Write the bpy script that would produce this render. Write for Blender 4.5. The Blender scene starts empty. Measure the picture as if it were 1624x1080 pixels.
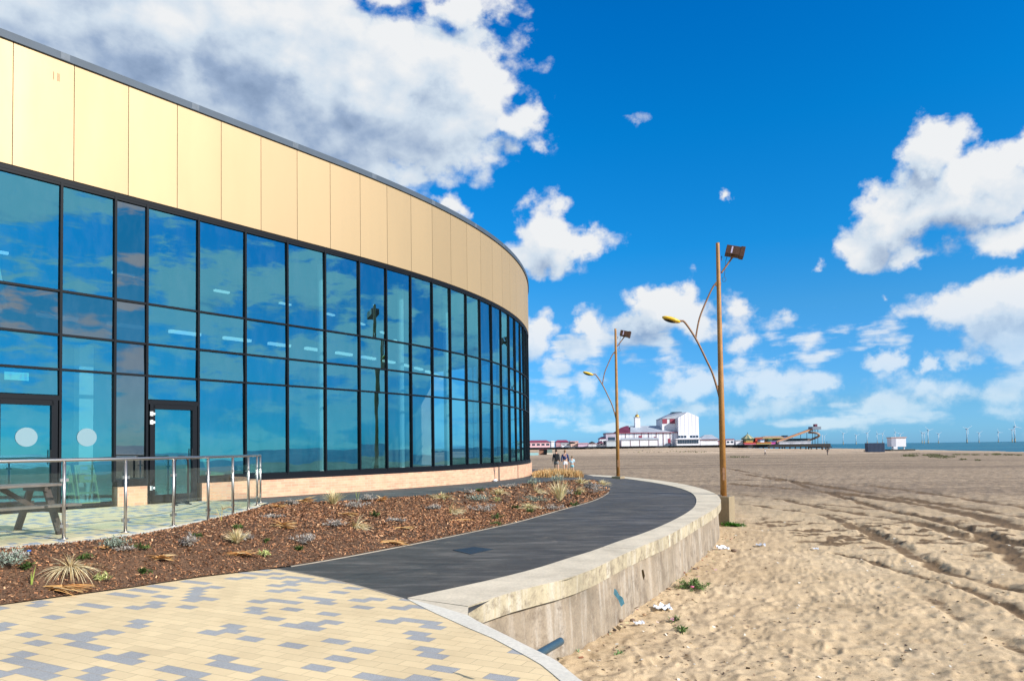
import bpy, bmesh, math, random
import numpy as np
from mathutils import Vector, Matrix, noise as mnoise
random.seed(7); rng = np.random.default_rng(7)
sc = bpy.context.scene
COL = sc.collection
R = math.radians

# ------------------------------------------------------------------ camera
EYE = 1.2
FPX, CX, CY = 1100.0, 812.0, 674.85
PITCH, ROLL = 0.0326, -0.0136
cp, sp = math.cos(PITCH), math.sin(PITCH)
_f = Vector((0, cp, sp)); _u = Vector((0, -sp, cp)); _r = Vector((1, 0, 0))
RI = _r*math.cos(ROLL) + _u*math.sin(ROLL)
UP = -_r*math.sin(ROLL) + _u*math.cos(ROLL)
cam_d = bpy.data.cameras.new("camera"); cam = bpy.data.objects.new("camera", cam_d); COL.objects.link(cam)
cam_d.sensor_width = 36; cam_d.lens = FPX/1624*36; cam_d.shift_y = (CY-540)/1624
cam_d.clip_start = 0.1; cam_d.clip_end = 60000
M = Matrix((RI, UP, -_f)).transposed().to_4x4(); M.translation = (0, 0, EYE)
cam.matrix_world = M
sc.camera = cam
def ray(px, py):
    return _f + RI*((px-CX)/FPX) - UP*((py-CY)/FPX)
def at(px, py, Y):
    d = ray(px, py); t = Y/d.y
    return Vector((d.x*t, Y, EYE+d.z*t))
def gz(Y):                      # the paved ground falls slightly towards the far end
    return -.16*min(max((Y-16)/18, 0), 1.4)
def gl(Y):                      # the promenade lies lower than the terrace round the building
    t = min(max((Y-24)/26, 0), 1); return -.45-.27*t*t*(3-2*t)
def gpt(px, py, zf=None):
    d = ray(px, py); z = 0.0
    if callable(zf) and getattr(zf, '__name__', '') != 'sandz':      # sloping ground: march down the ray
        t = 3.0; hit = None
        while t < 90:
            if EYE+d.z*t < zf(d.x*t, d.y*t): hit = t; break
            t *= 1.01
        if hit:
            a, b = hit/1.01, hit
            for _ in range(14):
                m = (a+b)/2
                if EYE+d.z*m < zf(d.x*m, d.y*m): b = m
                else: a = m
            return Vector((d.x*b, d.y*b, EYE+d.z*b))
    for _ in range(30):
        t = (z-EYE)/d.z
        x, y = d.x*t, d.y*t
        z2 = (gl(y) if zf is None else (zf(x, y) if callable(zf) else zf))
        z = z*.5+z2*.5
    return Vector((x, y, z))

# ------------------------------------------------------------------ light
SUN = Vector((.74, -.50, .50)).normalized()
sun_el = math.asin(SUN.z)
sd = bpy.data.lights.new("sun", 'SUN'); so = bpy.data.objects.new("sun", sd); COL.objects.link(so)
sd.energy = 4.9; sd.angle = R(.53); sd.color = (1, .94, .85)
so.rotation_euler = SUN.to_track_quat('Z', 'Y').to_euler(); so.location = (30, -20, 30)
sc.view_settings.view_transform = 'Standard'; sc.view_settings.look = 'None'
sc.view_settings.exposure = 0.48; sc.view_settings.gamma = 1

# ------------------------------------------------------------------ node helper
class N:
    def __init__(s, tree): s.t = tree; s.n = tree.nodes; s.l = tree.links
    def add(s, typ, **k):
        n = s.n.new(typ)
        for a, v in k.items(): setattr(n, a, v)
        return n
    def put(s, sock, v):
        if v is None: return
        if isinstance(v, bpy.types.NodeSocket): s.l.new(v, sock)
        else:
            try: sock.default_value = v
            except Exception: sock.default_value = (v, v, v) if not hasattr(v, '__len__') else (*v, 1)[:len(sock.default_value)]
    def m(s, op, a, b=None, c=None, clamp=False):
        n = s.add('ShaderNodeMath', operation=op); n.use_clamp = clamp
        s.put(n.inputs[0], a); s.put(n.inputs[1], b); s.put(n.inputs[2], c)
        return n.outputs[0]
    def v(s, op, a, b=None):
        n = s.add('ShaderNodeVectorMath', operation=op)
        s.put(n.inputs[0], a); s.put(n.inputs[1], b)
        return n.outputs['Value'] if op in ('LENGTH', 'DOT_PRODUCT', 'DISTANCE') else n.outputs[0]
    def noise(s, vec, scale, detail=4, rough=.55, dist=0, out='Fac'):
        n = s.add('ShaderNodeTexNoise'); s.put(n.inputs['Vector'], vec)
        n.inputs['Scale'].default_value = scale; n.inputs['Detail'].default_value = detail
        n.inputs['Roughness'].default_value = rough; n.inputs['Distortion'].default_value = dist
        return n.outputs[out]
    def ramp(s, fac, stops, interp='LINEAR'):
        n = s.add('ShaderNodeValToRGB'); s.put(n.inputs[0], fac); r = n.color_ramp; r.interpolation = interp
        while len(r.elements) < len(stops): r.elements.new(.5)
        for e, (p, c) in zip(r.elements, stops):
            e.position = p; e.color = (c, c, c, 1) if not hasattr(c, '__len__') else (*c[:3], 1)
        return n.outputs[0]
    def mix(s, fac, a, b, blend='MIX'):
        n = s.add('ShaderNodeMix', data_type='RGBA', blend_type=blend)
        s.put(n.inputs['Factor'], fac)
        for i, v in ((6, a), (7, b)):
            s.put(n.inputs[i], v if isinstance(v, bpy.types.NodeSocket) else (*v[:3], 1))
        return n.outputs[2]
    def smooth(s, x, a, b):
        n = s.add('ShaderNodeMapRange', interpolation_type='SMOOTHSTEP'); s.put(n.inputs[0], x)
        for i, v in ((1, a), (2, b)): s.put(n.inputs[i], v)
        return n.outputs[0]
    def xyz(s, x, y, z):
        n = s.add('ShaderNodeCombineXYZ')
        for i, v in enumerate((x, y, z)): s.put(n.inputs[i], v)
        return n.outputs[0]
    def sep(s, v):
        n = s.add('ShaderNodeSeparateXYZ'); s.put(n.inputs[0], v); return n.outputs
    def bump(s, h, strength=.5, dist=.02):
        n = s.add('ShaderNodeBump'); s.put(n.inputs['Height'], h)
        n.inputs['Strength'].default_value = strength; n.inputs['Distance'].default_value = dist
        return n.outputs[0]

# ------------------------------------------------------------------ sky with clouds (world directions)
w = bpy.data.worlds.new("World"); sc.world = w; w.use_nodes = True
T = N(w.node_tree); T.n.clear()
# cloud field on (azimuth, height over the horizon): blobs = (px, py, rx, ry, weight) read off the photograph
BL = [(60,-60,260,110,.8),(250,60,300,180,1.7),(430,90,240,160,1.7),(570,150,245,140,1.7),(705,125,115,85,1.3),(520,230,190,70,.9),(700,190,130,75,1.1),
      (600,250,120,55,.8),(815,205,60,34,.75),(770,235,60,24,.5),(868,172,26,18,.4),(870,375,62,62,1.0),(930,385,60,26,.75),(840,400,40,40,.8),(710,330,32,22,.7),
      (740,15,85,34,.75),(600,-5,70,26,.6),
      (850,540,42,50,.85),(890,585,34,22,.55),(955,508,32,34,.75),(1060,495,78,48,1.1),(1120,520,75,34,.75),(1170,495,40,20,.5),(1160,560,60,20,.55),
      (1090,615,56,34,.8),(1160,615,60,22,.7),(1230,620,70,32,.85),(1295,628,28,22,.7),(945,610,46,26,.5),(1020,640,70,24,.5),
      (1490,245,66,52,1.15),(1440,330,80,48,1.0),(1550,300,120,58,1.15),(1610,250,55,48,1.0),(1380,385,60,30,.7),(1470,385,75,26,.6),(1600,360,80,36,.7),
      (1540,490,110,42,.85),(1620,470,90,44,.95),(1590,530,90,34,.8),(1400,575,40,22,.8),(1465,585,28,24,.8),(1510,560,60,16,.5),(1620,600,60,30,.6),
      (1144,308,12,14,.55),(975,185,20,10,.25),(1500,625,210,34,.5),(1100,660,260,22,.5),(1400,645,160,24,.5),(900,655,80,26,.5),(1580,655,90,20,.4),(1275,410,22,10,.4),(1240,552,12,12,.4),(1400,458,16,8,.35)]
grp = bpy.data.node_groups.new("cloud_field", 'ShaderNodeTree')
CLDARK, CLK = .30, 6.9
TINT = [(p_, tuple(v/2 for v in c_)) for p_, c_ in [(0, (.44, .95, 1.75)), (.055, (.42, .80, 1.18)), (.19, (.40, .95, 1.12)), (.28, (.12, 1.0, 1.25)), (.45, (.02, 1.05, 1.35)), (.62, (.0, 1.0, 1.4)), (1, (.02, .9, 1.3))]]
grp.interface.new_socket("P", in_out='INPUT', socket_type='NodeSocketVector'); grp.interface.new_socket("W", in_out='INPUT', socket_type='NodeSocketVector')
grp.interface.new_socket("D", in_out='OUTPUT', socket_type='NodeSocketFloat')
grp.interface.new_socket("S", in_out='OUTPUT', socket_type='NodeSocketFloat')
G = N(grp); gi = G.add('NodeGroupInput'); go = G.add('NodeGroupOutput')
P0 = gi.outputs[0]                      # x = azimuth, y = z/hyp
az_, el_, _ = G.sep(P0)
WV = gi.outputs[1]
circ = G.xyz(G.m('SINE', az_), G.m('COSINE', az_), el_)
Pw = G.v('ADD', P0, WV)
best = None
for (px, py, rx, ry, wt) in BL:
    d = ray(px, py); h = math.hypot(d.x, d.y); a = math.atan2(d.x, d.y); e = d.z/h
    ra = rx/FPX*math.cos(a)**2*1.25; re = ry/FPX*math.cos(a)*1.25
    q = G.v('MULTIPLY', G.v('SUBTRACT', Pw, (a, e, 0)), (1/ra, 1/re, 0))
    s_ = G.m('MULTIPLY_ADD', G.v('LENGTH', q), -wt, wt)
    if best is None: best = s_
    else:
        n = G.add('ShaderNodeMath', operation='SMOOTH_MAX'); G.put(n.inputs[0], best); G.put(n.inputs[1], s_); n.inputs[2].default_value = .18
        best = n.outputs[0]
best = G.m('MAXIMUM', best, -.8)
# free clouds everywhere the photograph does not look
outside = G.smooth(G.m('ABSOLUTE', az_), .70, .95)
gen = G.m('MULTIPLY', G.m('SUBTRACT', G.noise(G.v('MULTIPLY', circ, (1, 1, 3.8)), 4.3, 6, .64), .45), 5.5)
mixn = G.add('ShaderNodeMix', data_type='FLOAT'); G.put(mixn.inputs[0], outside); G.put(mixn.inputs[2], best); G.put(mixn.inputs[3], gen)
base = mixn.outputs[0]
# low layered banks near the horizon all round
low = G.m('MULTIPLY', G.m('SUBTRACT', G.noise(G.v('MULTIPLY', circ, (1, 1, 4.2)), 5.2, 4, .62), .455), 2.6)
lowm = G.m('MULTIPLY', G.smooth(el_, .0, .03), G.m('SUBTRACT', 1.0, G.smooth(el_, .13, .26)))
base = G.m('MAXIMUM', base, G.m('SUBTRACT', G.m('MULTIPLY', G.m('ADD', low, .92), lowm), .9))
fb = G.m('MULTIPLY', G.m('SUBTRACT', G.noise(G.v('MULTIPLY', circ, (1, 1, 1.25)), 12.0, 8, .58), .5), 1.6)
vr = G.add('ShaderNodeTexVoronoi'); G.put(vr.inputs['Vector'], G.v('ADD', circ, G.v('MULTIPLY', WV, (.5, .5, .5))))
vr.inputs['Scale'].default_value = 30
bil = G.m('MULTIPLY', G.m('SUBTRACT', .42, vr.outputs['Distance']), .42)
G.l.new(G.m('ADD', G.m('ADD', base, fb), bil), go.inputs[0]); G.l.new(base, go.inputs[1])

tc = T.add('ShaderNodeTexCoord').outputs['Generated']
dn = T.v('NORMALIZE', tc)
x_, y_, z_ = T.sep(dn)
hyp = T.m('MAXIMUM', T.m('SQRT', T.m('ADD', T.m('MULTIPLY', x_, x_), T.m('MULTIPLY', y_, y_))), .05)
azw = T.m('ARCTAN2', x_, y_); elw = T.m('DIVIDE', z_, hyp)
Pw_ = T.xyz(azw, elw, 0.0)
cdir = T.v('DIVIDE', dn, T.xyz(hyp, hyp, hyp))
wv = T.v('MULTIPLY', T.v('SUBTRACT', T.noise(cdir, 8.5, 6, .62, out='Color'), (.5, .5, .5)), (.15, .11, 0))
def fld(vec):
    g = T.add('ShaderNodeGroup'); g.node_tree = grp; T.put(g.inputs[0], vec); T.put(g.inputs[1], wv); return g.outputs
D0, S0 = fld(Pw_)
D1, S1 = fld(T.v('ADD', Pw_, (.024, .036, 0)))          # a little towards the sun
alpha = T.m('MULTIPLY', T.smooth(T.m('MULTIPLY', D0, T.m('SUBTRACT', 1.0, T.m('MULTIPLY', T.smooth(T.m('ABSOLUTE', azw), .75, 1.5), .12))), .0, .42), T.m('SUBTRACT', 1.0, T.m('MULTIPLY', T.smooth(T.m('ABSOLUTE', azw), .75, 1.5), .12)))
lit = T.m('ADD', .90, T.m('MULTIPLY', T.m('SUBTRACT', D0, D1), .50))
lit = T.m('ADD', lit, T.m('MULTIPLY', T.smooth(T.m('ABSOLUTE', azw), .75, 1.5), .30))
lit = T.m('SUBTRACT', lit, T.m('MULTIPLY', T.m('MAXIMUM', T.m('MINIMUM', S1, 1.6), 0.0), CLDARK), clamp=True)
ccol = T.ramp(lit, [(0, (.22, .32, .50)), (.3, (.38, .50, .70)), (.65, (.72, .83, .95)), (1, (.98, 1.0, 1.02))])
sky = T.add('ShaderNodeTexSky'); sky.sky_type = 'NISHITA'; sky.sun_disc = False
sky.sun_elevation = sun_el; sky.sun_rotation = math.atan2(SUN.x, SUN.y); sky.altitude = 0; sky.air_density = 1.0; sky.dust_density = .4; sky.ozone_density = 3.0
SKYK = .092
# saturated blue of the photograph
hs = T.add('ShaderNodeHueSaturation'); hs.inputs['Hue'].default_value = .494; hs.inputs['Saturation'].default_value = 1.2; hs.inputs['Value'].default_value = .92
T.put(hs.inputs['Color'], sky.outputs[0])
tint = T.v("MULTIPLY", T.ramp(elw, TINT), (1.8, 2.06, 2.44))
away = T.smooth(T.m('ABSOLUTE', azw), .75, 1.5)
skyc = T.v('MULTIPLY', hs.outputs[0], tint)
skyc = T.mix(away, skyc, T.v('MULTIPLY', skyc, (.34, .72, .72)))  # unseen sky beyond the view darkened for deeper glass reflections, less blue fill
cl = T.v('MULTIPLY', ccol, (CLK, CLK, CLK))
hz = T.m('SUBTRACT', 1.0, T.smooth(elw, 0.0, .22))
cl = T.mix(T.m('MULTIPLY', hz, .55), cl, T.v('MULTIPLY', skyc, (1.7, 1.3, 1.15)))
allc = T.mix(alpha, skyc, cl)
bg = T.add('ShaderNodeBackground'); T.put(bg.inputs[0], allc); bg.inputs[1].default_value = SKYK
wo = T.add('ShaderNodeOutputWorld'); T.l.new(bg.outputs[0], wo.inputs[0])
w.cycles.sampling_method = 'MANUAL'; w.cycles.sample_map_resolution = 256

# ------------------------------------------------------------------ mesh + object helpers
def obj(name, me, mat=None, parent=None, loc=None):
    o = bpy.data.objects.new(name, me); COL.objects.link(o)
    if mat is not None:
        for m_ in (mat if isinstance(mat, (list, tuple)) else [mat]): me.materials.append(m_)
    if parent: o.parent = parent
    if loc: o.location = loc
    return o
def tag(o, label, cat, group=None):
    o['label'] = label; o['category'] = cat
    if group: o['group'] = group
    return o
def thing(name, label, cat, loc=(0, 0, 0), rz=0, group=None):
    o = bpy.data.objects.new(name, None); COL.objects.link(o); o.location = loc; o.rotation_euler = (0, 0, rz)
    o.empty_display_size = .2
    return tag(o, label, cat, group)
def kind(o, k): o['kind'] = k; return o
class MB:
    def __init__(s): s.v = []; s.f = []; s.c = []; s.uv = {}; s.mi = []; s.col = None
    def poly(s, pts, mi=0, uv=None):
        b = len(s.v); s.v += [tuple(p) for p in pts]; s.f.append(tuple(range(b, b+len(pts)))); s.mi.append(mi); s.c.append(s.col)
        if uv: s.uv[len(s.f)-1] = uv
    def hexa(s, p, mi=0):       # 8 points: bottom 4 ccw, top 4
        b = len(s.v); s.v += [tuple(q) for q in p]
        for f in ((3, 2, 1, 0), (4, 5, 6, 7), (0, 1, 5, 4), (1, 2, 6, 5), (2, 3, 7, 6), (3, 0, 4, 7)):
            s.f.append(tuple(b+i for i in f)); s.mi.append(mi); s.c.append(s.col)
    def box(s, c, d, rz=0, mi=0, M=None):
        hx, hy, hz_ = d[0]/2, d[1]/2, d[2]/2; ca, sa = math.cos(rz), math.sin(rz); pts = []
        for z in (-hz_, hz_):
            for x, y in ((-hx, -hy), (hx, -hy), (hx, hy), (-hx, hy)):
                q = Vector((x, y, z))
                if M is not None: q = M @ q
                else: q = Vector((x*ca-y*sa, x*sa+y*ca, z))
                pts.append(q+Vector(c))
        s.hexa(pts, mi)
    def beam(s, a, b, w_, h_, up=(0, 0, 1), mi=0):
        a = Vector(a); b = Vector(b); d = (b-a); L = d.length; d.normalize()
        x = d.cross(Vector(up)); 
        if x.length < 1e-4: x = d.cross(Vector((1, 0, 0)))
        x.normalize(); z = x.cross(d)
        pts = []
        for e in (a, b):
            for i, j in ((-1, -1), (1, -1), (1, 1), (-1, 1)): pts.append(e+x*i*w_/2+z*j*h_/2)
        s.hexa([pts[0], pts[1], pts[5], pts[4], pts[3], pts[2], pts[6], pts[7]], mi)
    def tube(s, path, r, n=10, cap=True, mi=0):
        path = [Vector(p) for p in path]; k = len(path); rr = r if hasattr(r, '__len__') else [r]*k
        b = len(s.v); ref = None
        for i, p in enumerate(path):
            d = (path[min(i+1, k-1)]-path[max(i-1, 0)]).normalized()
            if ref is None: ref = d.orthogonal().normalized()
            x = (ref-d*ref.dot(d)).normalized(); y = d.cross(x); ref = x
            for j in range(n):
                a = 2*math.pi*j/n; s.v.append(tuple(p+(x*math.cos(a)+y*math.sin(a))*rr[i]))
        for i in range(k-1):
            for j in range(n):
                s.f.append((b+i*n+j, b+i*n+(j+1) % n, b+(i+1)*n+(j+1) % n, b+(i+1)*n+j)); s.mi.append(mi); s.c.append(s.col)
        if cap:
            s.f.append(tuple(b+j for j in reversed(range(n)))); s.mi.append(mi); s.c.append(s.col)
            s.f.append(tuple(b+(k-1)*n+j for j in range(n))); s.mi.append(mi); s.c.append(s.col)
    def ell(s, c, r, n=10, m=6, M=None, mi=0):
        b = len(s.v); c = Vector(c)
        for i in range(m+1):
            t = math.pi*i/m
            for j in range(n):
                a = 2*math.pi*j/n
                q = Vector((r[0]*math.sin(t)*math.cos(a), r[1]*math.sin(t)*math.sin(a), r[2]*math.cos(t)))
                if M is not None: q = M @ q
                s.v.append(tuple(c+q))
        for i in range(m):
            for j in range(n):
                s.f.append((b+i*n+j, b+(i+1)*n+j, b+(i+1)*n+(j+1) % n, b+i*n+(j+1) % n)); s.mi.append(mi); s.c.append(s.col)
    def mesh(s, name, smooth=False):
        me = bpy.data.meshes.new(name); me.from_pydata(s.v, [], s.f)
        if any(s.mi): me.polygons.foreach_set('material_index', s.mi)
        if smooth: me.polygons.foreach_set('use_smooth', [True]*len(s.f))
        if s.uv:
            ul = me.uv_layers.new(name="UVMap")
            for fi, uv in s.uv.items():
                for li, q in zip(me.polygons[fi].loop_indices, uv): ul.data[li].uv = q
        if any(c is not None for c in s.c):
            ca = me.color_attributes.new("Col", 'FLOAT_COLOR', 'CORNER'); arr = []
            for f, c in zip(s.f, s.c): arr += list((*(c or (1, 1, 1)), 1))*len(f)
            ca.data.foreach_set('color', arr)
        return me
    def build(s, name, mat, parent=None, smooth=False, loc=None):
        return obj(name, s.mesh(name, smooth), mat, parent, loc)
def smooth_by_angle(o, ang=40):
    me = o.data; me.polygons.foreach_set('use_smooth', [True]*len(me.polygons))
    bm = bmesh.new(); bm.from_mesh(me)
    for e in bm.edges:
        e.smooth = not (len(e.link_faces) == 2 and e.calc_face_angle(0) > R(ang))
    bm.to_mesh(me); bm.free()
def weld(o, d=1e-4):
    bm = bmesh.new(); bm.from_mesh(o.data); bmesh.ops.remove_doubles(bm, verts=bm.verts, dist=d); bm.to_mesh(o.data); bm.free(); return o
def bevel(o, w_=.01, seg=2):
    weld(o); m_ = o.modifiers.new('bevel', 'BEVEL'); m_.width = w_; m_.segments = seg; m_.limit_method = 'ANGLE'; m_.angle_limit = R(40); return o
def dup(o, loc=None, rz=None, label=None, scale=None):
    c = o.copy(); COL.objects.link(c)
    if loc is not None: c.location = loc
    if rz is not None: c.rotation_euler[2] = rz
    if label: c['label'] = label
    if scale: c.scale = (scale,)*3
    for ch in o.children:
        k = ch.copy(); COL.objects.link(k); k.parent = c
        for g in ch.children:
            q = g.copy(); COL.objects.link(q); q.parent = k
    return c
def sheet(name, pts, zf, mat, step=1.0, parent=None, skirt=0):
    """flat polygon cut on a grid, every vertex set to height zf(x,y)"""
    from mathutils.geometry import delaunay_2d_cdt
    P_ = [Vector((p[0], p[1])) for p in pts]; P_ = [p for i, p in enumerate(P_) if (p-P_[i-1]).length > 1e-3]
    ar = sum(P_[i-1].x*P_[i].y-P_[i].x*P_[i-1].y for i in range(len(P_)))
    if ar < 0: P_.reverse()
    vv, _, ff, *_r = delaunay_2d_cdt(P_, [], [list(range(len(P_)))], 1, 1e-4)
    bm = bmesh.new(); vs = [bm.verts.new((p[0], p[1], 0)) for p in vv]
    for f in ff:
        a_, b_, c_ = [vv[i] for i in f[:3]]
        if (b_-a_).cross(c_-a_) < 0: f = f[::-1]
        bm.faces.new([vs[i] for i in f])
    if step:
        xs = [p[0] for p in pts]; ys = [p[1] for p in pts]
        for ax, lo, hi in ((0, min(xs), max(xs)), (1, min(ys), max(ys))):
            t = math.floor(lo/step)*step+step
            while t < hi:
                if ax == 0: bmesh.ops.bisect_plane(bm, geom=bm.verts[:]+bm.edges[:]+bm.faces[:], plane_co=(t, 0, 0), plane_no=(1, 0, 0))
                else: bmesh.ops.bisect_plane(bm, geom=bm.verts[:]+bm.edges[:]+bm.faces[:], plane_co=(0, t, 0), plane_no=(0, 1, 0))
                t += step
    bmesh.ops.remove_doubles(bm, verts=bm.verts, dist=1e-4)
    for v_ in bm.verts: v_.co.z = zf(v_.co.x, v_.co.y)
    bm.normal_update()
    me = bpy.data.meshes.new(name); bm.to_mesh(me); bm.free()
    me.polygons.foreach_set('use_smooth', [True]*len(me.polygons))
    return obj(name, me, mat, parent)
def crv(pts, step=.4):
    """Catmull-Rom through 2-D points"""
    P = [Vector((p[0], p[1])) for p in pts]; out = []
    for i in range(len(P)-1):
        a = P[max(i-1, 0)]; b = P[i]; c = P[i+1]; d = P[min(i+2, len(P)-1)]
        n = max(1, int((c-b).length/step))
        for k in range(n):
            t = k/n
            out.append(.5*((2*b)+(c-a)*t+(2*a-5*b+4*c-d)*t*t+(3*b-a-3*c+d)*t**3))
    out.append(P[-1]); return out
def offset(P, d):
    out = []
    for i, p in enumerate(P):
        t = (P[min(i+1, len(P)-1)]-P[max(i-1, 0)]).normalized(); out.append(p+Vector((t.y, -t.x))*d)
    return out

# ------------------------------------------------------------------ materials
def mat(name, base, rough=.6, metal=0, nscale=None, namt=.15, bump=None, spec=.5, coat=0, vcol=False, objvar=0):
    m_ = bpy.data.materials.new(name); m_.use_nodes = True; A = N(m_.node_tree); p = A.n['Principled BSDF']
    p.inputs['Roughness'].default_value = rough; p.inputs['Metallic'].default_value = metal
    p.inputs['Specular IOR Level'].default_value = spec; p.inputs['Coat Weight'].default_value = coat
    co = A.add('ShaderNodeTexCoord').outputs['Object']
    c = None
    if vcol:
        at_ = A.add('ShaderNodeVertexColor'); at_.layer_name = 'Col'; c = at_.outputs[0]
    if nscale:
        f = A.noise(co, nscale, 5, .6)
        lo = tuple(x*(1-namt) for x in base); hi = tuple(min(1, x*(1+namt)) for x in base)
        c2 = A.ramp(f, [(.3, lo), (.7, hi)])
        c = A.mix(1, c, A.ramp(f, [(.3, 1-namt), (.7, 1.0)]), 'MULTIPLY') if vcol else c2
    if objvar:
        oi = A.add('ShaderNodeObjectInfo'); 
        c = A.mix(1, c or (*base,), A.ramp(oi.outputs['Random'], [(0, 1-objvar), (1, 1+objvar)]), 'MULTIPLY')
    if c is not None: A.put(p.inputs['Base Color'], c)
    else: p.inputs['Base Color'].default_value = (*base, 1)
    if bump: A.put(p.inputs['Normal'], A.bump(A.noise(co, bump[0], 4, .6), bump[1], bump[2]))
    return m_
def parts(m_): A = N(m_.node_tree); return A, A.n['Principled BSDF']
MT = {}
MT['dark'] = mat('dark_aluminium', (.006, .008, .012), .5, 0, spec=.12)
MT['steel'] = mat('brushed_steel', (.50, .47, .44), .36, 1, 40, .06)
MT['coping_metal'] = mat('grey_parapet_metal', (.045, .068, .10), .65, 0, 2, .1)
MT['white'] = mat('white_paint', (.78, .8, .8), .5, 0, 3, .05)
MT['black'] = mat('black_metal', (.01, .01, .012), .4)
MT['wood'] = mat('dark_stained_wood', (.04, .022, .018), .6, 0, 14, .4, (30, .4, .01))
MT['woodtop'] = mat('weathered_wood', (.15, .11, .10), .5, 0, 10, .25, (30, .3, .01))
MT['post'] = mat('ochre_painted_steel', (.34, .165, .045), .45, 0, 6, .18, (20, .15, .005))
MT['arm'] = mat('brown_painted_steel', (.22, .11, .05), .5, 0, 12, .3)
MT['yellow'] = mat('yellow_paint', (.72, .45, .03), .35, 0, 10, .12)
MT['floodm'] = mat('rusty_brown_metal', (.07, .03, .015), .5, .2, 16, .4)
MT['pvc'] = mat('blue_grey_pipe', (.03, .065, .095), .4, 0, 10, .15)
MT['cream'] = mat('cream_wood', (.80, .68, .32), .5, 0, 8, .1)
MT['paper'] = mat('litter_paper', (.68, .72, .80), .6, 0, 20, .15)
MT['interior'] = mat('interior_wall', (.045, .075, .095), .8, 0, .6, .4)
MT['intfloor'] = mat('interior_floor', (.16, .2, .2), .5, 0, 1, .2)
MT['inwhite'] = mat('interior_white', (.85, .9, .9), .6)
# gold cladding
m_ = mat('gold_cladding', (.41, .30, .172), .5, .48, spec=.5, objvar=.05); A, p = parts(m_)
co = A.add('ShaderNodeTexCoord').outputs['Object']
sx = A.v('MULTIPLY', co, (1.2, 1.2, .25)); nn = A.noise(sx, 1.2, 4, .6)
A.put(p.inputs['Roughness'], A.ramp(nn, [(.3, .55), (.7, .60)]))
A.put(p.inputs['Normal'], A.bump(A.noise(co, .9, 2, .5), .05, .05))
MT['gold'] = m_
def bricks(name, c1, c2, mortar, scale_w, scale_h, uv=True):
    m_ = bpy.data.materials.new(name); m_.use_nodes = True; A, p = parts(m_)
    c = A.add('ShaderNodeTexCoord').outputs['UV' if uv else 'Object']
    b = A.add('ShaderNodeTexBrick'); A.put(b.inputs['Vector'], c)
    b.inputs['Scale'].default_value = 1; b.inputs['Brick Width'].default_value = scale_w; b.inputs['Row Height'].default_value = scale_h
    b.inputs['Mortar Size'].default_value = .006; b.inputs['Color1'].default_value = (*c1, 1); b.inputs['Color2'].default_value = (*c2, 1); b.inputs['Mortar'].default_value = (*mortar, 1)
    n_ = A.noise(c, 3, 5, .6)
    A.put(p.inputs['Base Color'], A.mix(1, b.outputs[0], A.ramp(n_, [(.3, (.85, .82, .8)), (.7, (1.05, 1.05, 1.05))]), 'MULTIPLY'))
    p.inputs['Roughness'].default_value = .85
    A.put(p.inputs['Normal'], A.bump(A.m('SUBTRACT', A.noise(c, 60, 3), b.outputs['Fac']), .4, .006))
    return m_
MT['brick'] = bricks('buff_brick', (.62, .40, .26), (.58, .30, .20), (.55, .43, .32), .225, .075)
# curtain wall glass
def glassmat(name, gcol, tcol, lo, hi):
    m_ = bpy.data.materials.new(name); m_.use_nodes = True; A = N(m_.node_tree); A.n.clear()
    g = A.add('ShaderNodeBsdfGlossy'); g.inputs['Color'].default_value = (*gcol, 1); g.inputs['Roughness'].default_value = 0
    co = A.add('ShaderNodeTexCoord').outputs['Object']
    A.put(g.inputs['Normal'], A.bump(A.noise(co, .8, 2, .5), .045, .06))
    t = A.add('ShaderNodeBsdfTransparent'); t.inputs['Color'].default_value = (*tcol, 1)
    lw = A.add('ShaderNodeLayerWeight'); lw.inputs['Blend'].default_value = .35
    f = A.ramp(lw.outputs['Facing'], [(0, lo), (.6, lo+.15*(hi-lo)), (1, hi)])
    mx = A.add('ShaderNodeMixShader'); A.put(mx.inputs[0], f); A.l.new(t.outputs[0], mx.inputs[1]); A.l.new(g.outputs[0], mx.inputs[2])
    df = A.add('ShaderNodeBsdfDiffuse'); df.inputs['Color'].default_value = (.32, .46, .55, 1)      # salt film and smears
    sm = A.noise(A.v('MULTIPLY', co, (1.4, 1.4, .5)), 2.2, 7, .75); m0 = mx
    mx = A.add('ShaderNodeMixShader'); A.put(mx.inputs[0], A.ramp(sm, [(.45, .004), (.75, .04)])); A.l.new(m0.outputs[0], mx.inputs[1]); A.l.new(df.outputs[0], mx.inputs[2])
    o_ = A.add('ShaderNodeOutputMaterial'); A.l.new(mx.outputs[0], o_.inputs[0]); return m_
MT['glass'] = glassmat('blue_solar_glass', (.165, .60, .76), (.44, .74, .78), .57, .97)
MT['spandrel'] = glassmat('grey_spandrel_glass', (.50, .56, .62), (.03, .045, .06), .44, .95)
MT['railglass'] = glassmat('clear_balustrade_glass', (.9, 1, .96), (.93, .975, .95), .035, .7)
def emis(name, col, s):
    m_ = bpy.data.materials.new(name); m_.use_nodes = True; A, p = parts(m_)
    p.inputs['Base Color'].default_value = (.8, .8, .8, 1); p.inputs['Emission Color'].default_value = (*col, 1); p.inputs['Emission Strength'].default_value = s; return m_
MT['lamp'] = emis('lit_strip', (.7, 1, 1), .75)
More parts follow.
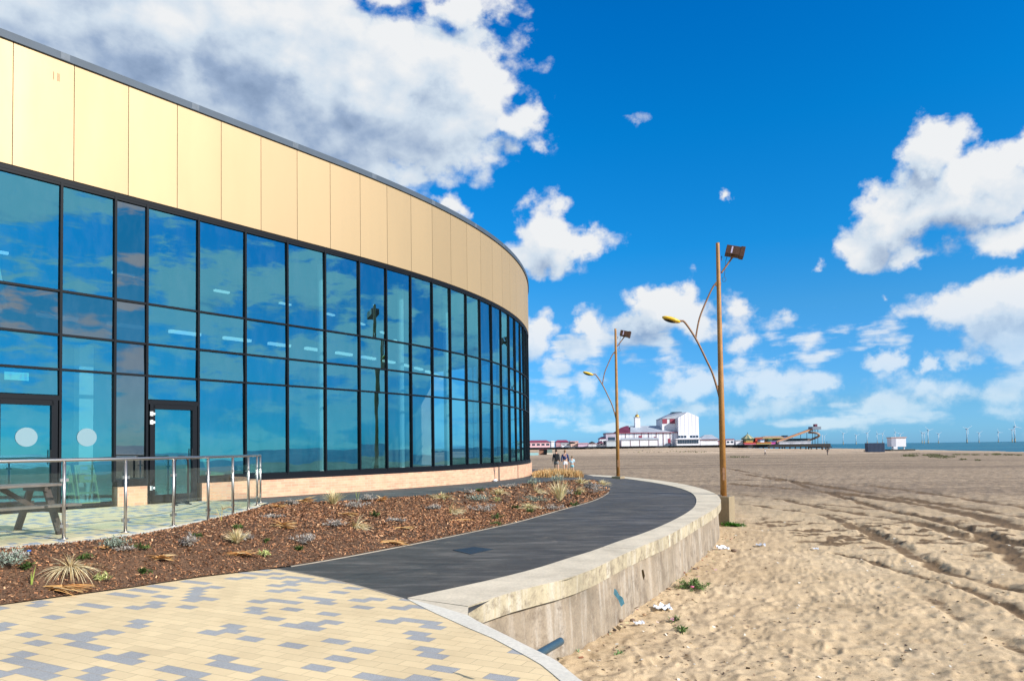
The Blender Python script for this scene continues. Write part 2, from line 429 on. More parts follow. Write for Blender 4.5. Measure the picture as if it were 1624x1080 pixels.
# paving blocks
def paving(name, rot, yel, gry, thr, bw=.27):
    m_ = bpy.data.materials.new(name); m_.use_nodes = True; A, p = parts(m_)
    co = A.add('ShaderNodeTexCoord').outputs['Object']
    mp = A.add('ShaderNodeMapping'); A.put(mp.inputs[0], co); mp.inputs['Rotation'].default_value = (0, 0, rot)
    c = mp.outputs[0]
    b = A.add('ShaderNodeTexBrick'); A.put(b.inputs['Vector'], c); b.inputs['Scale'].default_value = 1
    b.inputs['Brick Width'].default_value = bw; b.inputs['Row Height'].default_value = bw/2; b.inputs['Mortar Size'].default_value = .0018; b.inputs['Mortar Smooth'].default_value = .1
    b.inputs['Color1'].default_value = (0, 0, 0, 1); b.inputs['Color2'].default_value = (1, 1, 1, 1); b.inputs['Mortar'].default_value = (.5, .5, .5, 1)
    fac = A.sep(b.outputs[0])[0]
    isg = A.ramp(fac, [(0, 0), (thr, 1)], 'CONSTANT')
    tone = A.ramp(fac, [(0, .90), (.15, 1.04), (.3, .93), (.45, 1.05), (.6, .96), (.75, 1.02), (.9, .94), (1, 1)])
    sp_ = A.noise(co, 260, 2, .7); st = A.noise(co, 1.3, 5, .65)
    y_c = A.mix(A.ramp(sp_, [(.35, 0), (.65, 1)]), tuple(x*.93 for x in yel), tuple(x*1.05 for x in yel))
    g_c = A.mix(A.ramp(sp_, [(.4, 0), (.6, 1)]), tuple(x*.72 for x in gry), tuple(x*1.3 for x in gry))
    c1 = A.mix(isg, y_c, g_c)
    c1 = A.mix(1, c1, tone, 'MULTIPLY')
    c1 = A.mix(1, c1, A.ramp(st, [(.25, (.86, .84, .82)), (.6, (1.03, 1.03, 1.03))]), 'MULTIPLY')
    c1 = A.mix(b.outputs['Fac'], c1, tuple(x*.45 for x in yel))
    sd_ = A.noise(co, 4.5, 7, .75); c1 = A.mix(A.ramp(sd_, [(.60, 0), (.78, .35)]), c1, (.52, .40, .27))
    dk = A.noise(A.v('ADD', co, (7, 3, 0)), 2.2, 7, .8); c1 = A.mix(A.ramp(dk, [(.66, 0), (.8, .4)]), c1, (.16, .13, .11))
    A.put(p.inputs['Base Color'], c1); p.inputs['Roughness'].default_value = .8
    A.put(p.inputs['Normal'], A.bump(A.m('SUBTRACT', A.m('MULTIPLY', A.noise(co, 90, 3), .3), b.outputs['Fac']), .5, .003))
    return m_
MT['pave'] = paving('block_paving', R(27), (.71, .555, .33), (.33, .335, .345), .785, .25)
MT['patio'] = paving('patio_block_paving', R(40), (.66, .56, .36), (.30, .34, .40), .76, .2)
# asphalt
m_ = bpy.data.materials.new('asphalt'); m_.use_nodes = True; A, p = parts(m_)
co = A.add('ShaderNodeTexCoord').outputs['Object']
a1 = A.noise(co, .8, 6, .65); mp = A.v('MULTIPLY', co, (.8, 3.2, 1)); a2 = A.noise(mp, 1.0, 7, .74); a3 = A.noise(co, 150, 3, .7)
c1 = A.ramp(a2, [(.3, (.027, .024, .022)), (.5, (.056, .051, .047)), (.68, (.135, .122, .108))])
c1 = A.mix(A.ramp(a1, [(.55, 0), (.8, .5)]), c1, (.13, .12, .11))
c1 = A.mix(1, c1, A.ramp(a3, [(.3, .6), (.7, 1.45)]), 'MULTIPLY')
vo = A.add('ShaderNodeTexVoronoi'); vo.feature = 'DISTANCE_TO_EDGE'; A.put(vo.inputs['Vector'], A.v('ADD', co, A.v('MULTIPLY', A.noise(co, 1.4, 4, .7, out='Color'), (.9, .9, 0)))); vo.inputs['Scale'].default_value = .28
c1 = A.mix(A.m('MULTIPLY', A.ramp(vo.outputs['Distance'], [(0, 1), (.006, 0)]), .3), c1, (.012, .012, .013))
sn = A.noise(co, 2.3, 6, .75); c1 = A.mix(A.ramp(sn, [(.60, 0), (.74, .55)]), c1, (.30, .24, .17))
A.put(p.inputs['Base Color'], c1); A.put(p.inputs['Roughness'], A.ramp(a1, [(.3, .62), (.7, .85)]))
A.put(p.inputs['Normal'], A.bump(a3, .6, .006)); MT['asphalt'] = m_
# concrete
def concrete(name, base, stain=.5, vstreak=0):
    m_ = bpy.data.materials.new(name); m_.use_nodes = True; A, p = parts(m_)
    co = A.add('ShaderNodeTexCoord').outputs['Object']
    n1 = A.noise(co, 1.6, 7, .65); n2 = A.noise(co, 28, 5, .7); n3 = A.noise(A.v('MULTIPLY', co, (3.5, 3.5, .35)), 1.6, 5, .65)
    c = A.ramp(n1, [(.28, tuple(x*(1-stain*.45) for x in base)), (.5, base), (.72, tuple(min(.9, x*(1+stain*.3)) for x in base))])
    if vstreak:
        c = A.mix(A.ramp(n3, [(.50, 0), (.66, vstreak)]), c, (.62, .60, .57))
        c = A.mix(A.ramp(n3, [(.30, vstreak), (.45, 0)]), c, tuple(x*.45 for x in base))
        n4 = A.noise(A.v('ADD', co, (9, 4, 2)), 3.2, 9, .8); c = A.mix(A.ramp(n4, [(.50, 0), (.62, .75)]), c, (.15, .115, .085))
    c = A.mix(1, c, A.ramp(n2, [(.3, .84), (.7, 1.1)]), 'MULTIPLY')
    A.put(p.inputs['Base Color'], c); p.inputs['Roughness'].default_value = .88
    A.put(p.inputs['Normal'], A.bump(A.noise(co, 45, 6, .75), .5, .012 if vstreak else .005)); return m_
MT['coping'] = concrete('coping_concrete', (.60, .52, .40), .6)
MT['copingface'] = concrete('coping_face_concrete', (.40, .345, .24), .8, .35)
MT['kerb'] = concrete('kerb_concrete', (.66, .62, .54), .25)
MT['edge'] = concrete('worn_edging_concrete', (.36, .31, .25), .8)
MT['stone'] = concrete('edging_stone', (.60, .56, .48), .25)
MT['seawall'] = concrete('old_sea_wall_concrete', (.27, .22, .165), 1.0, .28)
MT['plinth'] = concrete('plinth_concrete', (.28, .22, .14), .35)
MT['leaf'] = mat('green_leaf', (.06, .13, .02), .6, vcol=True)
MT['chips'] = mat('bark_chips', (.1, .05, .03), .9, vcol=True)
MT['plant'] = mat('plant_fibre', (.5, .4, .2), .75, vcol=True, spec=.2)
MT['mulch'] = mat('bark_mulch_base', (.13, .070, .038), .95, 0, 38, .7, (45, 1, .03))

# ------------------------------------------------------------------ ground plan
UW = 1.1391; H0 = .9006; I0 = 4.
_n = 8; _idx = np.arange(-16, 64, 1/_n)
_t = np.maximum(_idx-I0, 0)/10; _tc = np.minimum(_t, 1.8)
_h = H0+.2459*_tc+.242*_tc**2-.0897*_tc**3 + np.maximum(_t-1.8, 0)*.62
_X = np.r_[0, np.cumsum(np.cos(_h)*UW/_n)]; _Y = np.r_[0, np.cumsum(np.sin(_h)*UW/_n)]; _I = np.r_[_idx-1/(2*_n), _idx[-1]+1/(2*_n)]
_X = _X-np.interp(0, _I, _X)-8.151; _Y = _Y-np.interp(0, _I, _Y)+16.851
def fac(i, off=0., z=0.):       # point on the facade; off > 0 is outwards
    x = float(np.interp(i, _I, _X)); y = float(np.interp(i, _I, _Y)); h = float(np.interp(i, _idx, _h))
    return Vector((x+math.sin(h)*off, y-math.cos(h)*off, z))
def fh(i): return float(np.interp(i, _idx, _h))
IMAX = 58
_FX = np.array([[fac(i).x, fac(i).y] for i in np.arange(-14, 34, .33)])
def fdist(x, y): return float(np.sqrt(((_FX-(x, y))**2).sum(1).min()))
def gf(x, y):                   # asphalt: terrace level beside the wall, falling to the promenade
    t = min(max((fdist(x, y)-2.3)/2.4, 0), 1); t = t*t*(3-2*t); return gz(y)*(1-t)+gl(y)*t
gu = lambda x, y: gz(y)
kerb_out = [(742,977),(758.6,987),(795.6,1005),(832.6,1024),(854.7,1035),(879,1046),(897,1061),(916,1077)]
kerb_in = [(646,951),(675.5,966.5),(716,985),(749.4,1000),(779,1012),(805,1025.7),(842,1046),(864,1059),(884,1077.4)]
cop_out = [(742.8,963),(820,938),(900,919),(940.7,903.7),(981.4,883.5),(1022,865.5),(1063,848),(1103.6,825),(1128,811),(1140,801.5),(1143,792.5),(1133,782.5),(1103.6,772.5),(1063,764.5),(1022,759.2),(981,755.2),(950,753.5),(924,752.4)]
cop_in = [(646,949.5),(781.5,920),(852,902),(900,886.5),(940.7,874),(981.4,859),(1022,845.6),(1063,828),(1091,812.5),(1103,800.9),(1103,788.6),(1091,779),(1063,770.5),(1022,763.2),(981,758)]
g2 = lambda L: [gpt(*p).xy for p in L]
CO = crv(g2(cop_out)+[Vector((4.9, 55)), Vector((3.2, 60)), Vector((-2, 66)), Vector((-15, 70))], .4)
ci = g2(cop_in); lastv = Vector((4.4, 48.6)); KPRE = g2([(646,951),(672,956.5),(708,966.5)])
CI = crv(ci+[lastv, Vector((4.1, 54.6)), Vector((2.4, 59.3)), Vector((-2.6, 65.1)), Vector((-15.3, 69.0))], .4)
KO = crv(g2(kerb_out)+[Vector((.85, 4.1)), Vector((1.3, 3.0)), Vector((1.65, 1.6)), Vector((1.8, 0)), Vector((1.8, -8))], .2)
KI = crv(g2(kerb_in)+[Vector((.62, 4.1)), Vector((1.07, 3.0)), Vector((1.42, 1.6)), Vector((1.57, 0)), Vector((1.57, -8))], .2)
mul_low = [(0,960.4),(105,946),(211,932),(316.7,916),(422,903.4),(500,891.8),(605.6,872.4),(711,851.3),(816.7,828.4),(887,809),(940,794),(962,783),(966,776),(957,767),(940,762)]
mul_up = [(422,803),(387,813),(316.7,830),(211,851),(105.6,863.6),(0,872.4)]
ml = g2(mul_low); d0 = (ml[0]-ml[1]).normalized()
ML = crv([ml[0]+d0*8, ml[0]+d0*3.5]+ml, .3)
g2f = lambda L: [gpt(*q, gf).xy for q in L]
g2u = lambda L: [gpt(*q, gu).xy for q in L]
mid = g2f([(940,762),(905,762.5),(869.5,764.5),(816.7,770),(746,778.5),(676,786),(605.6,791.5),(535,795.5),(470,799),(430,800.5)])
mu = g2u(mul_up); d1 = (mu[-1]-mu[-2]).normalized()
MUP = crv(mu+[mu[-1]+d1*2.5, mu[-1]+d1*6], .25)
MBK = crv(mid, .3)
MULCH = ML+MBK[1:]+MUP; UPPER = MBK+MUP
gzf = lambda e: (lambda x, y: gz(y)+e)

# asphalt (one sheet under everything that is paved)
outer = [Vector((-34, -8))]+[Vector((1.6, -8))]+list(reversed(offset(KO, .06)))[1:]+offset(CO, .0)[1:]+[Vector((-34, 70))]
o = sheet('asphalt_path', [p for p in outer], gf, MT['asphalt'], 1.0); kind(o, 'structure')
# foreground paving
pb = g2([(440,902.5),(500,913.3),(570,929.3),(641,949.5)])
PAV = [q for q in ML if q.x < gpt(440,902.5).x+.02]+pb+KI[0:]+[Vector((-26, -8))]
o = sheet('paved_forecourt', PAV, lambda x, y: gl(y)+.006, MT['pave'], 2.0); kind(o, 'structure')
def strip(name, A_, B_, z0, z1, m, parent=None, mside=None, gz=gl):
    """solid band between two curves"""
    n = max(len(A_), len(B_)); mb = MB()
    def rs(P, n):
        L = [0]
        for a, b in zip(P, P[1:]): L.append(L[-1]+(b-a).length)
        t = np.linspace(0, L[-1], n); return [Vector((float(np.interp(s, L, [p.x for p in P])), float(np.interp(s, L, [p.y for p in P])))) for s in t]
    A_ = rs(A_, n); B_ = rs(B_, n)
    def z(p, e): return gz(p.y)+e
    for i in range(n-1):
        a, b, c, d = A_[i], A_[i+1], B_[i+1], B_[i]
        mb.poly([(a.x, a.y, z(a, z1)), (b.x, b.y, z(b, z1)), (c.x, c.y, z(c, z1)), (d.x, d.y, z(d, z1))])
        mb.poly([(b.x, b.y, z(b, z1)), (a.x, a.y, z(a, z1)), (a.x, a.y, z(a, z0)), (b.x, b.y, z(b, z0))], 1)
        mb.poly([(d.x, d.y, z(d, z1)), (c.x, c.y, z(c, z1)), (c.x, c.y, z(c, z0)), (d.x, d.y, z(d, z0))], 1)
        mb.poly([(a.x, a.y, z(a, z0)), (d.x, d.y, z(d, z0)), (c.x, c.y, z(c, z0)), (b.x, b.y, z(b, z0))], 1)
    for a, d in ((A_[0], B_[0]), (B_[-1], A_[-1])):
        mb.poly([(a.x, a.y, z(a, z1)), (d.x, d.y, z(d, z1)), (d.x, d.y, z(d, z0)), (a.x, a.y, z(a, z0))], 1)
    o = mb.build(name, [m, mside or m], parent); weld(o)
    bm = bmesh.new(); bm.from_mesh(o.data); bmesh.ops.recalc_face_normals(bm, faces=bm.faces); bm.to_mesh(o.data); bm.free()
    return o
KOs = crv(KPRE+g2(kerb_out)+[Vector((.85, 4.1)), Vector((1.3, 3.0)), Vector((1.65, 1.6)), Vector((1.8, 0)), Vector((1.8, -8))], .2)
kb = strip('kerb_edging', KI, KOs, -.12, .012, MT['kerb']); kind(kb, 'structure')
e1 = crv([Vector(p) for p in pb], .2)
kind(strip('path_edging', offset(e1, -.0), offset(e1, .03), -.05, .009, MT['edge']), 'structure')
me_ = [q for q in ML if q.x > gpt(440,902.5).x]
kind(strip('bed_edging', me_, offset(me_, .028), -.05, .010, MT['edge']), 'structure')
ST = list(reversed(MUP)); ST_in = offset(ST, -.17)
kind(strip('patio_edging', ST, ST_in, -.45, .022, MT['stone'], gz=gz), 'structure')
pr = g2u([(425,797.5),(312,793.2)])
PAT = ST_in+[pr[0], pr[1]]+[fac(i, .05).xy for i in (.5, -1, -3, -8, -14)]
o = sheet('patio_paving', PAT, gzf(.010), MT['patio'], 2.0); kind(o, 'structure')

ap = g2([(646,949.5),(742.8,963.5),(742,977.5),(716,985),(675.5,966.5)])
kind(sheet('kerb_apron', ap, lambda x, y: gl(y)+.011, MT['coping'], 0), 'structure')
# sea wall: face + coping
sw = thing('sea_wall', 'curved concrete sea wall with pale flat coping between path and sand', 'sea wall', (4, 15, 0))
def parent_keep(o, p): o.parent = p; o.matrix_parent_inverse = p.matrix_world.inverted()
bpy.context.view_layer.update()
cop = strip('coping', CI, CO, -.215, .014, MT['coping'], None, MT['copingface'])
# open joints between the coping stones
bm = bmesh.new(); bm.from_mesh(cop.data); bm.free()
cop.parent = sw; cop.location = -Vector((4, 15, 0)); weld(cop)
wl = list(reversed(offset(KO, .03)))+offset(CO, -.09)[1:]
mb = MB(); L = 0
for a, b in zip(wl, wl[1:]):
    L2 = L+(b-a).length
    ta = offset([a, b], .16)
    za = gl(a.y)-.15; zb = gl(b.y)-.15
    nrm = Vector(((b-a).y, -(b-a).x)).normalized()
    mb.poly([(a.x, a.y, za), (a.x+nrm.x*.06, a.y+nrm.y*.06, -2.2), (b.x+nrm.x*.06, b.y+nrm.y*.06, -2.2), (b.x, b.y, zb)])
    L = L2
wf = mb.build('wall_face', MT['seawall'], sw, True); wf.location = -Vector((4, 15, 0)); weld(wf, .03)
# joints: thin dark recess strips in the coping top
mb = MB()
for k, s in enumerate([9, 18, 26, 33, 41, 47, 52, 57, 66, 76, 86, 96]):
    if s < len(CO)-1:
        a = CO[s]; b = min(CI, key=lambda q: (q-a).length); t = (b-a).normalized(); n_ = Vector((-t.y, t.x))*.005
        a2 = a-t*.002; z = .0165
        mb.poly([(a2.x-n_.x, a2.y-n_.y, gl(a.y)+z), (a2.x+n_.x, a2.y+n_.y, gl(a.y)+z), (b.x+n_.x, b.y+n_.y, gl(b.y)+z), (b.x-n_.x, b.y-n_.y, gl(b.y)+z)])
        mb.poly([(a2.x-n_.x, a2.y-n_.y, gl(a.y)+z), (a2.x+n_.x, a2.y+n_.y, gl(a.y)+z), (a2.x+n_.x-t.x*.003, a2.y+n_.y-t.y*.003, gl(a.y)-.21), (a2.x-n_.x-t.x*.003, a2.y-n_.y-t.y*.003, gl(a.y)-.21)])
jo = mb.build('coping_joints', mat('joint_dirt', (.13, .10, .07), .95), sw); jo.location = -Vector((4, 15, 0))
# blue paint mark and rusty weep hole on the wall face
def wallpt(px, py, push=.01):
    d = ray(px, py); best = None
    for a, b in zip(wl, wl[1:]):
        # intersect ray (xy) with wall segment
        den = d.x*(b-a).y-d.y*(b-a).x
        if abs(den) < 1e-9: continue
        t = (a.x*(b-a).y-a.y*(b-a).x)/den
        s = (a.x*d.y-a.y*d.x)/den
        if t > 0 and 0 <= s <= 1 and (best is None or t < best[0]): best = (t, a, b)
    t, a, b = best; p = Vector((d.x*t, d.y*t, EYE+d.z*t)); nrm = Vector(((b-a).y, -(b-a).x)).normalized()
    bat = .06*(-.60-p.z)/1.6
    return Vector((p.x+nrm.x*(bat+push), p.y+nrm.y*(bat+push), p.z))
def decal(name, pxs, m, push=.006):
    mb = MB(); mb.poly([wallpt(x, y, push) for x, y in pxs]); o = mb.build(name, m, sw); o.location = -Vector((4, 15, 0)); return o
MT['bluepaint'] = mat('pale_blue_paint', (.18, .50, .66), .7, 0, 30, .3)
decal('paint_mark', [(980,932),(984,935),(988,943),(993,946),(996,956),(990,961),(986,950),(979,941)], MT['bluepaint'])
decal('weep_hole_stain', [(1025,903),(1028,902),(1030,912),(1028,919),(1026,912)], mat('rust_stain', (.10, .06, .015), .9))
# pipe sticking out of the wall
mb = MB()
p0 = at(858.5,1034,7.0); p1 = at(889,1016.5,7.4); dv = (p1-p0)
mb.tube([p0-dv*2.0, p1], .042, 14, cap=False); mb.tube([p1, p0-dv*2.0], .035, 14, cap=False)
n0 = 14
o = mb.build('drain_pipe', MT['pvc'], None, True)
tag(o, 'short blue-grey plastic pipe sticking out of the sea wall below the white kerb', 'pipe')

# ------------------------------------------------------------------ beach and sea
SHORE = [(-600, 2200), (120, 1000), (269, 572), (212, 350), (186, 252), (190, 100), (200, 0), (220, -300), (260, -900)]
def shore_s(x, y):              # metres inland of the water's edge (numpy)
    best = np.full(np.shape(x), 1e9); sgn = np.ones(np.shape(x))
    for (ax, ay), (bx, by) in zip(SHORE, SHORE[1:]):
        dx, dy = bx-ax, by-ay; t = np.clip(((x-ax)*dx+(y-ay)*dy)/(dx*dx+dy*dy), 0, 1)
        d = np.hypot(x-ax-t*dx, y-ay-t*dy); s = np.where((x-ax)*dy-(y-ay)*dx > 0, 1., -1.)
        m_ = d < best; best = np.where(m_, d, best); sgn = np.where(m_, s, sgn)
    return best*sgn
def sand_base(x, y):
    s = shore_s(x, y)
    z = np.interp(s, [-200, -20, 0, 60, 105, 150, 166], [-6, -3.0, -2.6, -1.95, -1.66, -1.50, -1.44])
    z = z+1.75*np.exp(-((y-335)/38.)**2)*np.clip((s-40)/60, 0, 1)
    z = z+.75*np.exp(-((x-78)/26.)**2-((y-300)/30.)**2)
    return z
def sandz(x, y):
    bs = 1e9; sg = 1
    for (ax, ay), (bx, by) in zip(SHORE, SHORE[1:]):
        dx, dy = bx-ax, by-ay; t = min(max(((x-ax)*dx+(y-ay)*dy)/(dx*dx+dy*dy), 0), 1); d = math.hypot(x-ax-t*dx, y-ay-t*dy)
        if d < bs: bs = d; sg = 1 if (x-ax)*dy-(y-ay)*dx > 0 else -1
    s = bs*sg; K = ((-200, -6), (-20, -3.0), (0, -2.6), (60, -1.95), (105, -1.66), (150, -1.50), (166, -1.44), (1e9, -1.44))
    z = -6.
    for (a, za), (b, zb) in zip(K, K[1:]):
        if a <= s <= b: z = za+(zb-za)*(s-a)/(b-a)
    return z+1.75*math.exp(-((y-335)/38.)**2)*min(max((s-40)/60, 0), 1)+.75*math.exp(-((x-78)/26.)**2-((y-300)/30.)**2)
# polar grid, finest where the photograph looks
az1 = np.concatenate([np.arange(-178, -60, 6), np.arange(-60, -6, 1.5), np.arange(-6, 40.5, .062), np.arange(40.5, 56, .12), np.arange(56, 70, 1.5), np.arange(70, 180, 6)])
rows = np.concatenate([1/np.linspace(1/3.2, 1/58, 560), np.geomspace(58.8, 1400, 130)])
az = np.radians(az1); AA, RR = np.meshgrid(az, rows)
SX = RR*np.sin(AA); SY = RR*np.cos(AA)
def hash2(ix, iy, k):
    n = (ix*374761393+iy*668265263+k*2147483647) & 0xffffffff
    n = ((n ^ (n >> 13))*1274126177) & 0xffffffff
    return ((n ^ (n >> 16)) & 0xffff)/65535.
def vnoise(x, y, k=0):
    ix = np.floor(x).astype(np.int64); iy = np.floor(y).astype(np.int64); fx = x-ix; fy = y-iy
    fx = fx*fx*(3-2*fx); fy = fy*fy*(3-2*fy)
    return ((hash2(ix, iy, k)*(1-fx)+hash2(ix+1, iy, k)*fx)*(1-fy)+(hash2(ix, iy+1, k)*(1-fx)+hash2(ix+1, iy+1, k)*fx)*fy)*2-1
def fbm(x, y, k=0, o=4):
    r = 0; a = 1
    for i in range(o): r = r+a*vnoise(x*2**i, y*2**i, k+i); a *= .5
    return r
def prints(x, y, cell, rad, k):
    ix = np.floor(x/cell).astype(np.int64); iy = np.floor(y/cell).astype(np.int64); h = np.zeros_like(x)
    for dx in (-1, 0, 1):
        for dy in (-1, 0, 1):
            cx_, cy_ = ix+dx, iy+dy
            px_ = (cx_+hash2(cx_, cy_, k))*cell; py_ = (cy_+hash2(cx_, cy_, k+1))*cell
            an = hash2(cx_, cy_, k+2)*math.pi; st = 1.5+hash2(cx_, cy_, k+3); dep = .25+.75*hash2(cx_, cy_, k+4)
            u = (x-px_)*np.cos(an)+(y-py_)*np.sin(an); v_ = -(x-px_)*np.sin(an)+(y-py_)*np.cos(an)
            d = np.sqrt((u/st)**2+v_**2)/rad
            h += dep*(-np.exp(-(d*1.25)**2)+.45*np.exp(-((d-1.35)*2.4)**2))
    return h
Z = sand_base(SX, SY)
near = np.clip((36-RR)/19, 0, 1); midf = np.clip((120-RR)/80, 0, 1)
wx = SX+.10*fbm(SX*.9, SY*.9, 31, 2); wy = SY+.10*fbm(SX*.9, SY*.9, 37, 2)
det = .026*fbm(SX*1., SY*1., 1, 4)+.014*fbm(wx*4.4, wy*4.4, 9, 3)*near
det += near*(.024*prints(wx, wy, .33, .10, 3)+.014*prints(wx, wy, .19, .055, 13))
det += midf*(1-near)*(.030*fbm(SX*1.6, SY*1.6, 21, 3)+.02*prints(wx, wy, .6, .15, 23))
det += 0.05*np.clip((RR-55)/80, 0, 1)*fbm(SX*.25, SY*.25, 51, 4)
# vehicle ruts, traced where they run on the beach (pixel lines turned into ground points)
TR = [([(1150,742),(1230,757),(1300,778),(1380,800),(1450,818),(1540,840),(1640,868)], .16, .10, .9),
      ([(1180,752),(1290,768),(1400,785),(1500,800),(1640,822)], .25, .11, 1.0),
      ([(1160,767),(1260,775),(1350,784),(1440,797),(1540,815),(1640,840)], .3, .12, 1.0),
      ([(1170,798),(1230,806),(1300,815),(1340,829),(1380,845),(1420,865),(1470,893),(1540,915),(1640,940)], .16, .10, .9),
      ([(1250,808),(1330,818),(1368,834),(1408,852),(1460,880),(1510,902),(1640,925)], .10, .055, .45),
      ([(1325,876),(1380,888),(1440,908),(1500,925),(1560,945),(1640,985)], .10, .075, .75),
      ([(1170,783),(1250,793),(1310,806),(1420,822),(1500,842),(1560,862)], .2, .09, .7),
      ([(1205,975),(1222,1000),(1228,1022),(1250,1045),(1262,1060)], .05, -.02, -.3),
      ([(1440,930),(1480,950),(1530,985),(1640,1040)], .12, .05, .4),
      ([(1300,800),(1400,808),(1480,822),(1560,850),(1640,905)], .2, .09, .8),
      ([(1170,760),(1260,763),(1380,770),(1500,786),(1640,806)], .3, .08, .6)]
rut = np.zeros_like(SX)
brk = .8+.45*fbm(SX*.9, SY*.9, 71, 3)
for pts, wd, dep, col_ in TR:
    wd *= 1.4; dep *= .72
    P = crv([gpt(x, y, -1.44).xy for x, y in pts], .5)
    dm = np.full(SX.shape, 9.)
    box_ = (SX > min(p.x for p in P)-2) & (SX < max(p.x for p in P)+2) & (SY > min(p.y for p in P)-2) & (SY < max(p.y for p in P)+2)
    xs, ys = SX[box_], SY[box_]; dd = np.full(xs.shape, 9.)
    for a, b in zip(P, P[1:]):
        dx, dy = b.x-a.x, b.y-a.y; t = np.clip(((xs-a.x)*dx+(ys-a.y)*dy)/(dx*dx+dy*dy+1e-9), 0, 1)
        dd = np.minimum(dd, np.hypot(xs-a.x-t*dx, ys-a.y-t*dy))
    dd = dd+.35*wd*fbm(xs*3, ys*3, 77, 2)
    g = np.exp(-(dd/wd)**2); rim = np.exp(-((dd-1.7*wd)/(.6*wd))**2)
    bb = np.clip(brk[box_], .1, 1.15)
    det[box_] += -dep*g*bb+.35*abs(dep)*rim*bb
    rut[box_] = np.maximum(rut[box_], col_*g*bb) if col_ > 0 else np.minimum(rut[box_], col_*g)
# churned ground between the tracks
ch = np.exp(-((SY-(21.3-.25*(SX-7)))/4.4)**2)*np.clip((SX-6.8)/2, 0, 1)
det += ch*.03*fbm(SX*2.2, SY*3.2, 91, 4); rut = np.maximum(rut, ch*np.clip(fbm(SX*1.3, SY*4., 95, 4)*1.3-.05, 0, .9))
# keep it tidy at the wall and under the paving: a little drift of sand against the wall
Z = Z+det
Z = np.where(SX < 0, np.minimum(Z, -1.2), Z)
nr, nc = SX.shape
me = bpy.data.meshes.new('sand'); co = np.stack([SX, SY, Z], -1).reshape(-1, 3).astype(np.float32)
idx = np.arange(nr*nc).reshape(nr, nc)
q = np.stack([idx[:-1, :-1], idx[:-1, 1:], idx[1:, 1:], idx[1:, :-1]], -1).reshape(-1, 4)
q2 = np.stack([idx[:-1, -1], idx[:-1, 0], idx[1:, 0], idx[1:, -1]], -1).reshape(-1, 4)
q = np.concatenate([q, q2])
me.vertices.add(len(co)); me.vertices.foreach_set('co', co.ravel()); me.loops.add(q.size); me.loops.foreach_set('vertex_index', q.ravel().astype(np.int32))
me.polygons.add(len(q)); me.polygons.foreach_set('loop_start', np.arange(0, q.size, 4, dtype=np.int32)); me.polygons.foreach_set('loop_total', np.full(len(q), 4, np.int32))
me.update(); me.validate(); me.polygons.foreach_set('use_smooth', np.ones(len(q), bool))
at_ = me.attributes.new('rut', 'FLOAT', 'POINT'); at_.data.foreach_set('value', rut.ravel().astype(np.float32))
m_ = bpy.data.materials.new('beach_sand'); m_.use_nodes = True; A, p = parts(m_)
cw = A.add('ShaderNodeTexCoord').outputs['Object']; X_, Y_, Z_ = A.sep(cw)
ra = A.add('ShaderNodeAttribute'); ra.attribute_name = 'rut'
n1 = A.noise(cw, .5, 6, .65); n2 = A.noise(cw, 9, 5, .7); n3 = A.noise(cw, 70, 4, .8)
n1b = A.noise(cw, 3.4, 8, .75)
c = A.ramp(n1, [(.3, (.47, .35, .215)), (.55, (.575, .44, .28)), (.75, (.63, .495, .33))])
dist = A.v('LENGTH', A.xyz(X_, Y_, 0.0))
c = A.mix(A.ramp(n1b, [(.50, 0), (.66, .55)]), c, (.36, .265, .175))
# shingly grey-brown zone beyond the tracks, pale dry sand again towards the pier
far1 = A.smooth(A.m('ADD', dist, A.m('MULTIPLY', A.m('SUBTRACT', n1, .5), 12)), 21, 46)
grit = A.ramp(A.noise(cw, 2.4, 9, .85), [(.40, (.11, .08, .055)), (.5, (.265, .20, .14)), (.60, (.48, .375, .275))])
c = A.mix(A.m('MULTIPLY', far1, .85), c, grit)
far2 = A.smooth(A.m('ADD', Y_, A.m('MULTIPLY', A.m('SUBTRACT', A.noise(cw, .02, 4), .5), 120)), 170, 260)
c = A.mix(far2, c, A.ramp(A.noise(cw, .15, 6, .7), [(.35, (.44, .33, .23)), (.6, (.58, .45, .32))]))
band = A.noise(A.v('MULTIPLY', cw, (.02, .16, 1)), 1, 5, .65)
c = A.mix(A.m('MULTIPLY', A.ramp(band, [(.46, 0), (.6, .55)]), far1), c, (.15, .11, .08))
c = A.mix(A.m('MULTIPLY', A.smooth(A.m('ADD', ra.outputs['Fac'], A.m('MULTIPLY', A.m('SUBTRACT', A.noise(cw, 2.2, 7, .8), .5), .9)), .14, .48), .92, clamp=True), c, (.14, .09, .05))
c = A.mix(1, c, A.ramp(n2, [(.3, (.88, .87, .86)), (.7, (1.08, 1.08, 1.08))]), 'MULTIPLY')
c = A.mix(1, c, A.ramp(n3, [(.34, (.62, .59, .56)), (.48, (.98, .98, .98)), (.7, (1.16, 1.16, 1.16))]), 'MULTIPLY')
A.put(p.inputs['Base Color'], c); p.inputs['Roughness'].default_value = .95; p.inputs['Specular IOR Level'].default_value = .15
A.put(p.inputs['Normal'], A.bump(A.m('ADD', n2, A.m('MULTIPLY', n3, .4)), .6, .02))
kind(obj('sand', me, m_), 'structure')
